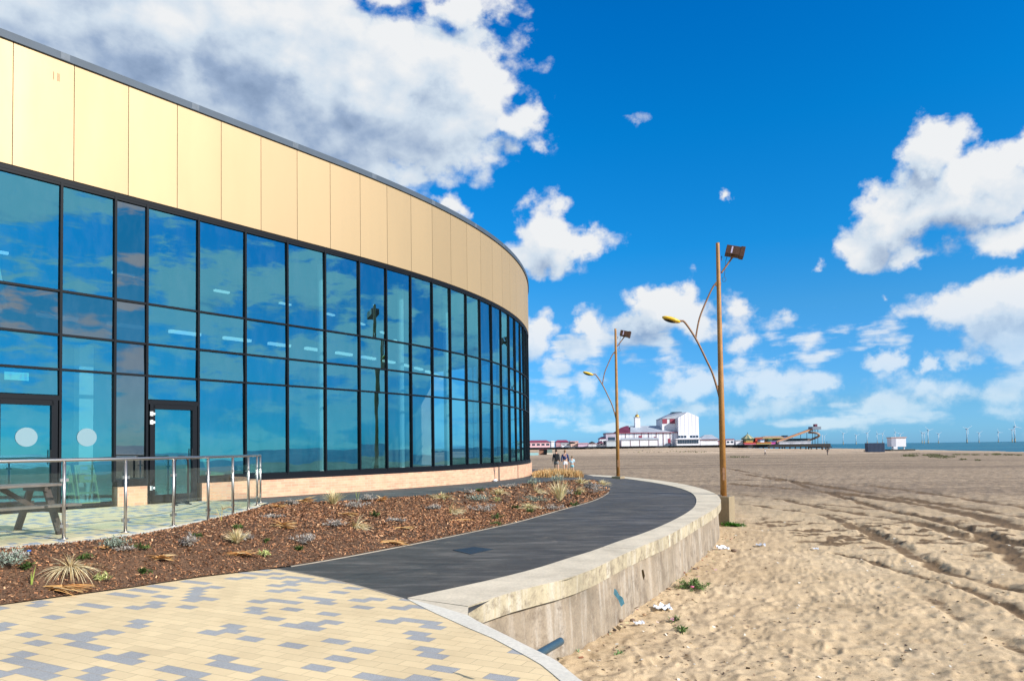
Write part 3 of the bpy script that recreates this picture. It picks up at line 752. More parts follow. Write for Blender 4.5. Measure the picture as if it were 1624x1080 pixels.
# shell and shingle fragments lying on the sand
g_ = np.random.default_rng(9); mb = MB()
for _ in range(5200):
    i = int(g_.integers(60, 520)); j = int(g_.integers(70, nc-60)); x, y, z = SX[i, j], SY[i, j], Z[i, j]
    if x < -.2 or (x < 8 and min((Vector((x, y))-q).length for q in CO[::3]) < .5 and y > 6): continue
    s = g_.uniform(.006, .02)*(1+y/22); a = g_.uniform(0, 6.28); u = Vector((math.cos(a), math.sin(a), g_.normal(0, .3)))*s; v_ = Vector((-math.sin(a), math.cos(a), g_.normal(0, .4)))*s*.6
    mb.col = [(.62, .58, .50), (.16, .11, .07), (.28, .19, .12), (.10, .07, .05), (.40, .30, .20)][int(g_.integers(0, 5))]; p_ = Vector((x, y, z+.006)); mb.poly([p_-u-v_, p_+u-v_*.6, p_+u*.8+v_, p_-u*.7+v_])
mb.col = None; kind(mb.build('shell_fragments', MT['chips']), 'stuff')
# sea
m_ = bpy.data.materials.new('sea_water'); m_.use_nodes = True; A, p = parts(m_)
cw = A.add('ShaderNodeTexCoord').outputs['Object']
wv_ = A.noise(A.v('MULTIPLY', cw, (1, 1.6, 1)), .12, 8, .7)
A.put(p.inputs['Base Color'], A.ramp(A.noise(A.v('MULTIPLY', cw, (.2, 1, 1)), .012, 6, .65), [(.35, (.02, .12, .20)), (.65, (.05, .20, .27))]))
p.inputs['Specular IOR Level'].default_value = .25; p.inputs['Roughness'].default_value = .5; p.inputs['IOR'].default_value = 1.33
A.put(p.inputs['Normal'], A.bump(wv_, .9, 1.2))
mb = MB(); SZ = -2.6
rr = [0.5, 60, 200, 500, 1500, 5000, 15000, 45000]; na = 96
for i, r_ in enumerate(rr):
    for j in range(na): a = 2*math.pi*j/na; mb.v.append((100+r_*math.cos(a), 200+r_*math.sin(a), SZ))
for i in range(len(rr)-1):
    for j in range(na):
        mb.f.append((i*na+j, (i+1)*na+j, (i+1)*na+(j+1) % na, i*na+(j+1) % na)); mb.mi.append(0); mb.c.append(None)
kind(mb.build('sea', m_), 'structure')
# a line of surf at the water's edge
# land behind the building and beyond the pier so the horizon is not sea in the west
mb = MB(); mb.poly([(-60, -3000, -.5), (-60, 5000, -.5), (-9000, 5000, -.5), (-9000, -3000, -.5)]); kind(mb.build('inland_ground', mat('dry_turf', (.12, .13, .05), .95, 0, .3, .5)), 'structure')

# ------------------------------------------------------------------ leisure building
BZ0, BZ1 = 0.0, 9.784; GT = 7.094; GB = .557
mull = [-9.9, -8.8, -7.7, -6.6, -5.5, -4.4, -3.29, -2.19, -1.225, -.604, .492, 1.616, 2.736, 3.854, 4.974, 5.976, 6.993, 8.009, 8.972, 9.962, 10.95, 11.927, 12.891, 13.88, 14.823, 15.842, 16.841]
while mull[-1] < 34: mull.append(mull[-1]+1.0)
bo = fac(0, 0)
bld = thing('leisure_centre', 'curved glass-fronted building with a gold panelled top band beside the path', 'building', (bo.x, bo.y, 0))
def B(mb, name, m, parent=bld, smooth=False, bev=0):
    o = mb.build(name, m, parent, smooth)
    if parent is bld: o.location = (-bo.x, -bo.y, 0)
    if bev: bevel(o, bev, 1)
    return o
# gold panels
for k in range(-13, 36):
    i0, i1 = k+.006, k+1-.006
    mb = MB(); n = 3
    for s in range(n):
        a, b = i0+(i1-i0)*s/n, i0+(i1-i0)*(s+1)/n
        mb.hexa([fac(a, 0, 7.2), fac(b, 0, 7.2), fac(b, -.05, 7.2), fac(a, -.05, 7.2), fac(a, 0, BZ1), fac(b, 0, BZ1), fac(b, -.05, BZ1), fac(a, -.05, BZ1)])
    o = B(mb, 'cladding_panel', MT['gold']); weld(o)
    bm = bmesh.new(); bm.from_mesh(o.data)
    seen = {}
    dele = [f for f in bm.faces if any(g is not f and (g.calc_center_median()-f.calc_center_median()).length < 1e-4 for g in bm.faces)]
    bmesh.ops.delete(bm, geom=dele, context='FACES'); bm.to_mesh(o.data); bm.free()
def band(name, o0, o1, z0, z1, m, i0=-14, i1=36, step=.25, gap=0):
    mb = MB(); t = np.arange(i0, i1+1e-6, step)
    for a, b in zip(t, t[1:]):
        A0, B0, A1, B1 = fac(a, o1), fac(b, o1), fac(a, o0), fac(b, o0)
        U = lambda p, z: (p.x, p.y, z)
        mb.poly([U(A0, z0), U(B0, z0), U(B0, z1), U(A0, z1)], 0, [(a*UW, z0), (b*UW, z0), (b*UW, z1), (a*UW, z1)])
        mb.poly([U(A0, z1), U(B0, z1), U(B1, z1), U(A1, z1)], 0, [(a*UW, z1), (b*UW, z1), (b*UW, z1+.1), (a*UW, z1+.1)])
        mb.poly([U(A1, z0), U(B1, z0), U(B0, z0), U(A0, z0)], 0, [(a*UW, z0), (b*UW, z0), (b*UW, z0+.1), (a*UW, z0+.1)])
        mb.poly([U(B1, z0), U(A1, z0), U(A1, z1), U(B1, z1)], 0, [(a*UW, z0), (b*UW, z0), (b*UW, z1), (a*UW, z1)])
    for a, fl in ((t[0], 1), (t[-1], 0)):
        q = [fac(a, o0, z0), fac(a, o1, z0), fac(a, o1, z1), fac(a, o0, z1)]; mb.poly(q if fl else q[::-1], 0, [(0, z0), (.2, z0), (.2, z1), (0, z1)])
    return B(mb, name, m)
band('panel_backing', -.35, -.055, 7.19, 9.80, MT['dark'])
pc = band('parapet_coping', -.5, .045, 9.788, 9.955, MT['coping_metal'])
MT['clip'] = mat('worn_grey_metal', (.08, .105, .14), .6, 0, 8, .2)
for k in np.arange(-12.45, 34, 2.55):
    mb = MB(); mb.hexa([fac(k, .040, 9.80), fac(k+.16, .040, 9.80), fac(k+.16, .049, 9.80), fac(k, .049, 9.80)]+[fac(k, .040, 9.95), fac(k+.16, .040, 9.95), fac(k+.16, .049, 9.95), fac(k, .049, 9.95)])
    B(mb, 'coping_clip', MT['clip'])
band('soffit_shadow_gap', -.30, -.02, 7.10, 7.19, MT['dark'])
for a, b in ((-1.225+.02, -.604-.03), (.52, 14.55), (14.62, 34)):
    band('brick_plinth', -.30, .08, -.60, .44, MT['brick'], a, b, .25 if b-a > 1 else (b-a)/4)
band('window_sill', -.25, .02, .442, .555, MT['dark'], .46, 34)
band('window_sill', -.25, .02, .442, .555, MT['dark'], -1.19, -.63, .14)
band('brick_joint', -.2, .07, -.3, .438, MT['dark'], 14.552, 14.618, .033)
# bays
TZ = [3.03, 3.78, 4.735]
rnd = random.Random(3)
def vbar(mb, i, z0, z1, wd=.050, dp=.10, off=-.062):
    p = fac(i, off); h = fh(i); c = Vector((p.x, p.y, (z0+z1)/2)); mb.box(c, (wd, dp, z1-z0), h)
def hbar(mb, i0, i1, z, ht=.055, dp=.08, off=-.065, e=.024):
    a = fac(i0+e, off, z); b = fac(i1-e, off, z); mb.beam(a, b, dp, ht)
for k, (a, b) in enumerate(zip(mull, mull[1:])):
    if b > 33: break
    ground = b <= -1.2 and a >= -5.6                     # the glazing of these bays reaches the ground
    door1 = abs(a+3.29) < .01; door2 = abs(a+.604) < .01
    zb = .05 if (ground or door2) else GB
    fr = MB(); vbar(fr, a, zb, GT+.02)
    hbar(fr, a, b, GT-.02, .06); hbar(fr, a, b, zb+.03, .06)
    for z in TZ: hbar(fr, a, b, z, .05)
    dh = 2.36
    if door1 or door2: hbar(fr, a, b, dh+.05, .10, .13)
    wn = B(fr, 'window', MT['dark'])
    zs = [zb+.06]+([dh+.1] if (door1 or door2) else [])+TZ+[GT-.05]
    pn = MB()
    for r_, (z0, z1) in enumerate(zip(zs, zs[1:])):
        if (door1 or door2) and r_ == 0: continue
        tl = [rnd.uniform(-.007, .007) for _ in range(2)]
        e = .03
        pa, pb_ = fac(a+e, -.07), fac(b-e, -.07)
        nrm = Vector((math.sin(fh((a+b)/2)), -math.cos(fh((a+b)/2)), 0))
        Q = [Vector((pa.x, pa.y, z0+.02)), Vector((pb_.x, pb_.y, z0+.02)), Vector((pb_.x, pb_.y, z1-.02)), Vector((pa.x, pa.y, z1-.02))]
        Q[0] += nrm*(tl[0]+tl[1]); Q[1] += nrm*(-tl[0]+tl[1]); Q[2] += nrm*(-tl[0]-tl[1]); Q[3] += nrm*(tl[0]-tl[1])
        narrow = abs(a+1.225) < .01
        spn = narrow or (b < -1.2 and abs(z0-3.78) < .01)
        if narrow: Q = Q
        pn.poly(Q, 1 if spn else 0)
    if pn.f:
        po = pn.build('pane', [MT['glass'], MT['spandrel']], wn)
    if door1 or door2:
        d = MB(); w_ = .085
        for i_ in (a+.10, b-.10): vbar(d, i_, .03, dh, w_+.03, .10, -.04)
        hbar(d, a+.09, b-.09, dh-.06, .11, .10, -.04); hbar(d, a+.09, b-.09, .12, .18, .10, -.04)
        dr = B(d, 'door', MT['dark'])
        g_ = MB(); pa, pb_ = fac(a+.13, -.05), fac(b-.13, -.05)
        g_.poly([(pa.x, pa.y, .2), (pb_.x, pb_.y, .2), (pb_.x, pb_.y, dh-.11), (pa.x, pa.y, dh-.11)])
        g_.build('pane', MT['glass'], dr)
        if door2:
            for z in (2.13, 1.93, .38):
                hgm = MB(); q = fac(a+.07, .02, z); hgm.box(q, (.06, .05, .10), fh(a)); q = fac(a+.12, .02, z); hgm.box(q, (.04, .05, .05), fh(a))
                hgm.build('hinge', MT['white'], dr)
        hd = MB(); q0, q1 = fac(b-.17, .03, 1.0), fac(b-.17, .03, 1.3); hd.tube([q0, q1], .013, 8)
        hd.build('handle', MT['black'], dr)
# round white safety markers on the door and the window next to it
def disc(i, z, r_, off, par, m):
    mb = MB(); p = fac(i, off); h = fh(i); n = 28; t = Vector((math.cos(h), math.sin(h), 0))
    mb.poly([Vector((p.x, p.y, z))+t*r_*math.cos(2*math.pi*k/n)+Vector((0, 0, r_*math.sin(2*math.pi*k/n))) for k in range(n)])
    return B(mb, 'safety_marker', m, par)
MT['marker'] = mat('frosted_film', (.15, .25, .30), .6)
disc(-2.73, 1.57, .20, -.035, bld, MT['marker']); disc(-1.72, 1.57, .20, -.055, bld, MT['marker'])
# roof, rear walls, interior
mb = MB(); FP = [fac(i, -.3) for i in np.arange(-14, 36.01, .5)]
endp = FP[-1]; stp = FP[0]
back = [Vector((-34, endp.y+0, 0)), Vector((-34, stp.y-1, 0))]
R0 = [(p.x, p.y, 9.5) for p in FP]+[(b.x, b.y, 9.5) for b in back]
mb.poly(R0); B(mb, 'roof', mat('grey_roof', (.2, .2, .21), .8, 0, 1, .2))
mb = MB(); mb.poly([(p[0], p[1], .03) for p in R0]); B(mb, 'interior_floor', MT['intfloor'])
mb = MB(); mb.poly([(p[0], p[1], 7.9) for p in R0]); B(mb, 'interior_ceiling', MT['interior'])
ring = [FP[-1], *back, FP[0]]; mb = MB()
for a, b in zip(ring, ring[1:]): mb.poly([(a.x, a.y, -.3), (b.x, b.y, -.3), (b.x, b.y, 9.9), (a.x, a.y, 9.9)])
B(mb, 'rear_wall', mat('render_wall', (.55, .52, .46), .8, 0, 1, .1))
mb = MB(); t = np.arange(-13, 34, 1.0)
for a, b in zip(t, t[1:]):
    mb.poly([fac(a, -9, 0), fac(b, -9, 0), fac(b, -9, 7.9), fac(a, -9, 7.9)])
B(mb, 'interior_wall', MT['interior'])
for i, w_ in ((-3.05, .11), (-1.45, .30), (4.42, .11), (7.6, .11), (10.2, .11), (13.0, .11), (16.1, .11), (19.4, .11)):
    mb = MB(); p = fac(i, -1.1)
    if w_ > .2: mb.box((p.x, p.y, 1.9), (w_, .3, 3.7), fh(i))
    else: mb.tube([(p.x, p.y, .03), (p.x, p.y, 7.0)], w_, 12)
    B(mb, 'column', MT['inwhite'], bld)
for i in np.arange(-6, 20, 1.55):
    mb = MB(); a, b = fac(i, -4.6, 4.95), fac(i+.85, -4.6, 4.95); mb.beam(a, b, .16, .09); B(mb, 'ceiling_light', MT['lamp'], bld)
for i in np.arange(-5, 22, 3.1):
    mb = MB(); a, b = fac(i, -7.2, 7.1), fac(i+.6, -7.2, 7.1); mb.beam(a, b, .14, .07); B(mb, 'ceiling_light', MT['lamp'], bld)
for i in (-3.55, -2.55):
    mb = MB(); a, b = fac(i, -2.2, 4.6), fac(i-.35, -2.2, 6.9); mb.tube([a, b], .045, 8); B(mb, 'roof_strut', MT['inwhite'], bld)
MT['scratch'] = mat('cladding_scratch', (.26, .16, .07), .6)
for di, w_ in ((0, .015), (.07, .02), (.10, .01)):
    mb = MB(); a_, b_ = fac(-2.36+di, .004, 9.30), fac(-2.36+di+w_, .004, 9.30); mb.poly([a_, b_, b_+Vector((0, 0, .16)), a_+Vector((0, 0, .18))]); B(mb, 'scratch_mark', MT['scratch'])
# exit sign hanging inside the left door bay
es = MB(); p = fac(-2.75, -.6, 3.0-.12); h = fh(-2.75); es.box(p, (.44, .03, .17), h)
MT['exitg'] = emis('exit_green', (.02, .35, .22), .8)
so_ = B(es, 'exit_sign', MT['exitg'], bld)
sg = MB(); t = Vector((math.cos(h), math.sin(h), 0)); nn_ = Vector((math.sin(h), -math.cos(h), 0)); c0 = p+nn_*.02
def sgp(u, v_): return c0+t*u+Vector((0, 0, v_))
sg.poly([sgp(-.13, -.06), sgp(-.10, -.06), sgp(-.10, .01), sgp(-.13, .01)]); sg.poly([sgp(-.165, .005), sgp(-.065, .005), sgp(-.115, .065)])
sg.poly([sgp(.13, -.065), sgp(.185, -.065), sgp(.185, .065), sgp(.13, .065)])
sg.poly([sgp(.055, -.06), sgp(.075, -.06), sgp(.10, 0), sgp(.10, .035), sgp(.06, .035), sgp(.05, .0)]); sg.poly([sgp(.075, .04), sgp(.095, .04), sgp(.095, .062), sgp(.075, .062)])
sg.build('pictogram', MT['inwhite'], so_)

# ------------------------------------------------------------------ planted bed
MP = np.array([(p.x, p.y) for p in MULCH])
def pdist(P, x, y):
    P = np.array([(p[0], p[1]) for p in P]); dm = np.full(np.shape(x), 99.)
    for (ax, ay), (bx, by) in zip(P, P[1:]):
        dx, dy = bx-ax, by-ay; t = np.clip(((x-ax)*dx+(y-ay)*dy)/(dx*dx+dy*dy+1e-12), 0, 1); dm = np.minimum(dm, np.hypot(x-ax-t*dx, y-ay-t*dy))
    return dm
GS = .1; gx0, gy0 = MP[:, 0].min()-.5, MP[:, 1].min()-.5
gx = np.arange(gx0, MP[:, 0].max()+.6, GS); gy = np.arange(gy0, MP[:, 1].max()+.6, GS); GXX, GYY = np.meshgrid(gx, gy)
dLo = pdist(ML, GXX, GYY); dUp = pdist(UPPER, GXX, GYY)
ins_ = np.zeros(GXX.shape, bool)
for i in range(len(MP)):
    ax, ay = MP[i-1]; bx, by = MP[i]
    if ay == by: continue
    ins_ ^= ((ay > GYY) != (by > GYY)) & (GXX < (bx-ax)*(GYY-ay)/(by-ay)+ax)
sdG = np.minimum(dLo, dUp)*np.where(ins_, 1, -1)
ws = dLo/(dLo+dUp+1e-6); ws = ws*ws*(3-2*ws)
loG = np.vectorize(gl)(GYY)
t_ = np.clip((np.sqrt(((GXX[..., None]-_FX[:, 0])**2+(GYY[..., None]-_FX[:, 1])**2).min(-1))-2.3)/2.4, 0, 1) if False else None
upG = np.vectorize(gz)(GYY)
fdG = np.full(GXX.shape, 99.)
for fx_, fy_ in _FX: fdG = np.minimum(fdG, np.hypot(GXX-fx_, GYY-fy_))
t_ = np.clip((fdG-2.3)/2.4, 0, 1); t_ = t_*t_*(3-2*t_); asG = upG*(1-t_)+loG*t_
upB = np.where(pdist(MBK, GXX, GYY) < pdist(MUP, GXX, GYY), asG, upG)
HG = upB*ws+loG*(1-ws)+.012+np.where(ins_, .10*(1-np.exp(-np.maximum(sdG, 0)/.45))+.035*fbm(GXX*1.1, GYY*1.1, 5, 3)*np.clip(sdG/.5, 0, 1), 0)
def glook(A_, x, y):
    u = np.clip((np.asarray(x, float)-gx0)/GS, 0, len(gx)-1.001); v_ = np.clip((np.asarray(y, float)-gy0)/GS, 0, len(gy)-1.001)
    i = u.astype(int); j = v_.astype(int); fu = u-i; fv = v_-j
    return (A_[j, i]*(1-fu)+A_[j, i+1]*fu)*(1-fv)+(A_[j+1, i]*(1-fu)+A_[j+1, i+1]*fu)*fv
def poly_d(x, y): s = glook(sdG, x, y); return s > 0, s
def bedh(x, y): return glook(HG, x, y)
def bz(x, y): return float(glook(HG, x, y))
kind(sheet('bark_mulch_bed', MULCH, bz, MT['mulch'], .3), 'structure')
def chips(n, xr, yr, size, seed):
    g = np.random.default_rng(seed); x = g.uniform(*xr, n); y = g.uniform(*yr, n)
    ins, d = poly_d(x, y); ok = ins & (d > -.02); x, y, d = x[ok], y[ok], d[ok]
    vis = (np.abs(x/np.maximum(y, .1)+.0) < .80); x, y = x[vis], y[vis]
    k = len(x); z = bedh(x, y)+g.uniform(0, .018, k)
    L = size*g.uniform(.5, 1.5, k); W = L*g.uniform(.25, .6, k); an = g.uniform(0, 2*np.pi, k); t1 = g.normal(0, .45, k); t2 = g.normal(0, .5, k)
    ux, uy, uz = np.cos(an)*np.cos(t1), np.sin(an)*np.cos(t1), np.sin(t1)
    vx, vy, vz = -np.sin(an)*np.cos(t2), np.cos(an)*np.cos(t2), np.sin(t2)
    V = np.empty((k, 4, 3))
    for j, (a, b) in enumerate(((-1, -1), (1, -.7), (.9, 1), (-1, .8))):
        V[:, j, 0] = x+a*ux*L/2+b*vx*W/2; V[:, j, 1] = y+a*uy*L/2+b*vy*W/2; V[:, j, 2] = z+a*uz*L/2+b*vz*W/2
    pal = np.array([(.15, .078, .042), (.23, .125, .066), (.08, .046, .03), (.33, .20, .115), (.46, .32, .20), (.045, .028, .02), (.25, .13, .07), (.34, .18, .09)])
    c = np.array([1.36, 1.16, 1.02])*pal[g.choice(len(pal), k, p=[.24, .2, .18, .12, .06, .08, .08, .04])]*g.uniform(.75, 1.25, (k, 1))
    return V, c
Vs, Cs = zip(chips(120000, (-9.5, 1), (5.5, 12), .030, 1), chips(90000, (-8, 3.5), (12, 19), .045, 2), chips(50000, (-7, 6), (19, 40), .08, 3))
V = np.concatenate(Vs); Cc = np.concatenate(Cs); k = len(V)
me = bpy.data.meshes.new('bark_chips'); me.vertices.add(4*k); me.vertices.foreach_set('co', V.reshape(-1).astype(np.float32))
me.loops.add(4*k); me.loops.foreach_set('vertex_index', np.arange(4*k, dtype=np.int32)); me.polygons.add(k)
me.polygons.foreach_set('loop_start', np.arange(0, 4*k, 4, dtype=np.int32)); me.polygons.foreach_set('loop_total', np.full(k, 4, np.int32)); me.update()
ca = me.color_attributes.new('Col', 'FLOAT_COLOR', 'POINT'); cc = np.ones((4*k, 4), np.float32); cc[:, :3] = np.repeat(Cc, 4, 0); ca.data.foreach_set('color', cc.ravel())
kind(obj('bark_chips', me, MT['chips']), 'stuff')

# plants: each one a thing of its own
rp = random.Random(11)
def blade(mb, base, dr, L, w_, droop, col, seg=4):
    d = Vector(dr).normalized(); side = d.cross(Vector((0, 0, 1)))
    side = side.normalized() if side.length > .01 else Vector((1, 0, 0)); side = (side+Vector((rp.uniform(-.4, .4), rp.uniform(-.4, .4), rp.uniform(-.5, .5)))).normalized()
    p = Vector(base); pts = [p.copy()]; 
    for s in range(seg):
        d = (d+Vector((0, 0, -droop/seg))).normalized(); p = p+d*L/seg; pts.append(p.copy())
    mb.col = col
    for s in range(seg):
        w0 = w_*(1-s/seg)**.6/2; w1 = w_*(1-(s+1)/seg)**.6/2
        mb.poly([pts[s]-side*w0, pts[s]+side*w0, pts[s+1]+side*w1, pts[s+1]-side*w1] if w1 > 1e-5 else [pts[s]-side*w0, pts[s]+side*w0, pts[s+1]])
def jit(c, a=.2): k = 1+rp.uniform(-a, a); return tuple(max(0, v*k) for v in c)
def make_tuft(r_, h_, n, cols, lean=(0, 0), droop=1.2, w_=.006):
    mb = MB()
    for _ in range(n):
        a = rp.uniform(0, 2*math.pi); s = rp.random()**.7
        blade(mb, (math.cos(a)*r_*.12*s, math.sin(a)*r_*.12*s, 0), (math.cos(a)*s*r_/h_*1.0+lean[0], math.sin(a)*s*r_/h_+lean[1], .9), math.hypot(r_*s, h_)*rp.uniform(.7, 1.15), w_, droop*rp.uniform(.4, 1.3), jit(rp.choice(cols)))
    return mb
def make_shrub(r_, h_, n, cols, w_=.018):
    mb = MB(); stems = []
    for _ in range(max(8, n//22)):
        a = rp.uniform(0, 2*math.pi); s = rp.uniform(.2, 1); tip = Vector((math.cos(a)*r_*s, math.sin(a)*r_*s, h_*rp.uniform(.45, 1)*(1.1-.5*s)))
        stems.append(tip); blade(mb, (0, 0, 0), tip, tip.length, .006, .1, jit((.20, .15, .11)), 2)
    for _ in range(n):
        t = rp.choice(stems); f = rp.uniform(.4, 1.08); b = t*f+Vector((rp.gauss(0, r_*.07), rp.gauss(0, r_*.07), rp.gauss(0, h_*.06)))
        if b.z < .005: b.z = .01
        d = (t*.6/t.length+Vector((rp.gauss(0, .7), rp.gauss(0, .7), rp.gauss(.2, .5)))); blade(mb, b, d, w_*rp.uniform(1.2, 2.6), w_*rp.uniform(.4, .8), .2, jit(rp.choice(cols), .25), 2)
    return mb
STRAW = [(.62, .50, .28), (.70, .58, .36), (.52, .38, .18), (.74, .66, .44)]
ORNG = [(.66, .37, .13), (.74, .47, .20), (.52, .25, .09), (.80, .58, .30)]
GREY = [(.36, .33, .31), (.45, .42, .39), (.27, .24, .22), (.40, .35, .28)]
SILV = [(.25, .31, .25), (.32, .37, .30), (.20, .26, .20), (.38, .41, .35)]
GREEN = [(.05, .10, .02), (.07, .12, .03), (.10, .14, .04), (.04, .07, .02)]
PALE = [(.40, .44, .16), (.55, .52, .26), (.30, .36, .10)]
PL = [  # kind, px, py, radius, height, label
 ('silver', 18, 899, .17, .16, 'leafy silver-green shrub in the mulch at the left edge, close to the paving'),
 ('grey', 28, 885, .10, .06, 'small grey withered sprig just behind the left-edge silver-green shrub'),
 ('green', 44, 900, .07, .05, 'small dark green weed right of the left-edge silver-green shrub'),
 ('bigtuft', 112, 899, .42, .20, 'large pale sprawling grass tuft nearest the forecourt paving'),
 ('green', 136, 886, .09, .05, 'dark green weed just behind the large sprawling pale grass tuft'),
 ('stalk', 50, 928, .04, .20, 'thin green stalk standing left of the orange straw heap'),
 ('orange', 95, 934, .26, .05, 'heap of orange dead leaves lying in front of the large pale tuft'),
 ('pale', 160, 922, .11, .07, 'yellow-green seedling right of the large sprawling pale tuft'),
 ('silver', 184, 868, .16, .14, 'bushy silver-green shrub at the foot of the second visible railing post'),
 ('grey', 203, 872, .15, .04, 'flat grey dead twigs in front of the bushy silver-green shrub near the railing'),
 ('green', 222, 869, .12, .04, 'olive green mat right of the bushy silver-green shrub near the railing'),
 ('green', 231, 909, .07, .05, 'bright green weed alone between the large tuft and the orange leaf clump'),
 ('orange', 256, 887, .16, .07, 'clump of orange dead leaves with a green tip, left of the purple-grey shrub'),
 ('grey', 298, 866, .13, .12, 'purple-grey dead shrub leaning to the right below the third railing post'),
 ('green', 312, 851, .10, .03, 'low dark green mat behind the purple-grey leaning shrub'),
 ('orange', 163, 853+16, .08, .03, 'rust brown withered weed beside the railing edge stones'),
 ('reed', 351, 826, .10, .30, 'orange reed with bent seed heads against the patio edge'),
 ('tuft', 376, 861, .13, .15, 'upright pale green-yellow tuft in the middle of the left mulch'),
 ('grey', 391, 855, .09, .05, 'grey twigs touching the upright green-yellow tuft'),
 ('green', 378, 838, .09, .05, 'dark green weed behind the upright green-yellow tuft'),
 ('orange', 384, 880, .17, .06, 'sheaf of orange dead leaves in front of the upright green-yellow tuft'),
 ('pale', 419, 880, .10, .04, 'pale yellow-green patch right of the orange leaf sheaf'),
 ('green', 420, 859, .08, .03, 'small grey-green mat above the pale yellow-green patch'),
 ('grey', 428, 821, .22, .04, 'flat pale grey shrub near the corner of the patio'),
 ('orange', 452, 838, .20, .13, 'spiky orange dead plant near the corner of the patio'),
 ('grey', 481, 863, .17, .12, 'white-grey rounded shrub above the tip of the asphalt'),
 ('green', 475, 873, .07, .05, 'green weed in front of the white-grey rounded shrub'),
 ('orange', 443, 806, .15, .10, 'orange dead grass on the ridge beside the end of the railing'),
 ('orange', 484, 797, .25, .14, 'wide mound of orange dead grass on the ridge in front of the brick wall'),
 ('grey', 461, 801, .14, .10, 'grey shrub on the ridge left of the wide orange mound'),
 ('tuft', 529, 800, .20, .26, 'pale tuft standing on the ridge in front of the brick wall'),
 ('grey', 564, 806, .32, .14, 'wide grey shrub right of the pale ridge tuft'),
 ('stalk', 567, 795, .06, .34, 'tall thin green stalk rising from the wide grey shrub'),
 ('grey', 586, 793, .24, .10, 'grey shrub on the ridge right of the tall green stalk'),
 ('orange', 607, 795, .14, .16, 'upright orange dead plant on the ridge before the asphalt strip'),
 ('grey', 532, 834, .20, .08, 'white-grey shrub left of the windswept straw tuft'),
 ('lean', 566, 836, .22, .14, 'windswept straw tuft pointing right in the middle of the bed'),
 ('green', 593, 820, .10, .10, 'slim green weed behind the windswept straw tuft'),
 ('grey', 625, 826, .22, .03, 'flat grey mat of twigs in the middle of the bed'),
 ('orange', 548, 816, .22, .05, 'flat orange dead leaves behind the white-grey shrub'),
 ('orange', 616, 860, .26, .04, 'flat orange dead leaves close to the asphalt edge'),
 ('orange', 640, 838, .18, .04, 'small flat orange clump beyond the flat grey twig mat'),
 ('tuft', 700, 790, .30, .14, 'broad tan tuft on the ridge in the middle of the bed'),
 ('lean', 716, 814, .26, .22, 'bright straw tuft trailing right in the middle of the bed'),
 ('grey', 690, 808, .18, .08, 'small white-grey shrub left of the bright trailing straw tuft'),
 ('grey', 742, 782, .16, .08, 'small grey shrub on the ridge right of the broad tan tuft'),
 ('silver', 763, 795, .32, .16, 'wide silver shrub with spread branches beyond the bright trailing tuft'),
 ('grey', 767, 812, .28, .15, 'dense rounded grey shrub in front of the wide silver shrub'),
 ('orange', 731, 826, .26, .04, 'flat orange streak of dead leaves below the bright trailing tuft'),
 ('green', 763, 779, .14, .08, 'green weed on the ridge behind the wide silver shrub'),
 ('tuft', 790, 783, .26, .14, 'tan tuft on the ridge right of the wide silver shrub'),
 ('green', 788, 822, .16, .08, 'dark green weed near the asphalt right of the dense grey shrub'),
 ('green', 787, 832, .10, .04, 'pale green sprout closest to the asphalt in the middle'),
 ('pale', 788, 798, .12, .16, 'yellow-green spray of leaves beyond the dense grey shrub'),
 ('grey', 812, 773, .26, .10, 'long grey shrub on the ridge near the brick wall joint'),
 ('silver', 845, 770, .24, .20, 'green-grey bush on the ridge near the far end of the building'),
 ('lean', 851, 780, .28, .18, 'creamy straw tuft just in front of the green-grey ridge bush'),
 ('silver', 846, 795, .30, .10, 'flat spreading silver shrub in the far half of the bed'),
 ('tuft', 838, 805, .28, .10, 'low tan tuft in front of the flat spreading silver shrub'),
 ('green', 843, 813, .14, .07, 'green weed in front of the low tan tuft'),
 ('green', 818, 806, .12, .05, 'tiny green weed left of the low tan tuft'),
 ('grey', 876, 808, .24, .07, 'faded grey shrub by the asphalt in the far half'),
 ('tuft', 888, 795, .18, .36, 'tall narrow straw tuft in the far half of the bed'),
 ('grey', 898, 785, .20, .12, 'grey shrub touching the tall narrow straw tuft'),
 ('silver', 885, 765, .28, .22, 'blue-grey bush on the ridge near the dry grass bank'),
 ('green', 910, 801, .16, .06, 'green-grey weed near the narrow far end of the bed'),
 ('green', 920, 785, .16, .08, 'green weed under the white tuft at the far end'),
 ('lean', 916, 780, .22, .18, 'whitish tuft above a green weed at the far end of the bed'),
 ('tuft', 921, 766, .30, .16, 'cream tuft on the ridge at the far end of the bed'),
 ('grey', 950, 783, .30, .22, 'large pale grey shrub at the rounded far tip of the bed'),
 ('grey', 938, 774, .22, .14, 'grey shrub just behind the large shrub at the far tip'),
 ('tuft', 955, 769, .30, .16, 'golden tuft hanging over the rounded far tip of the bed'),
]
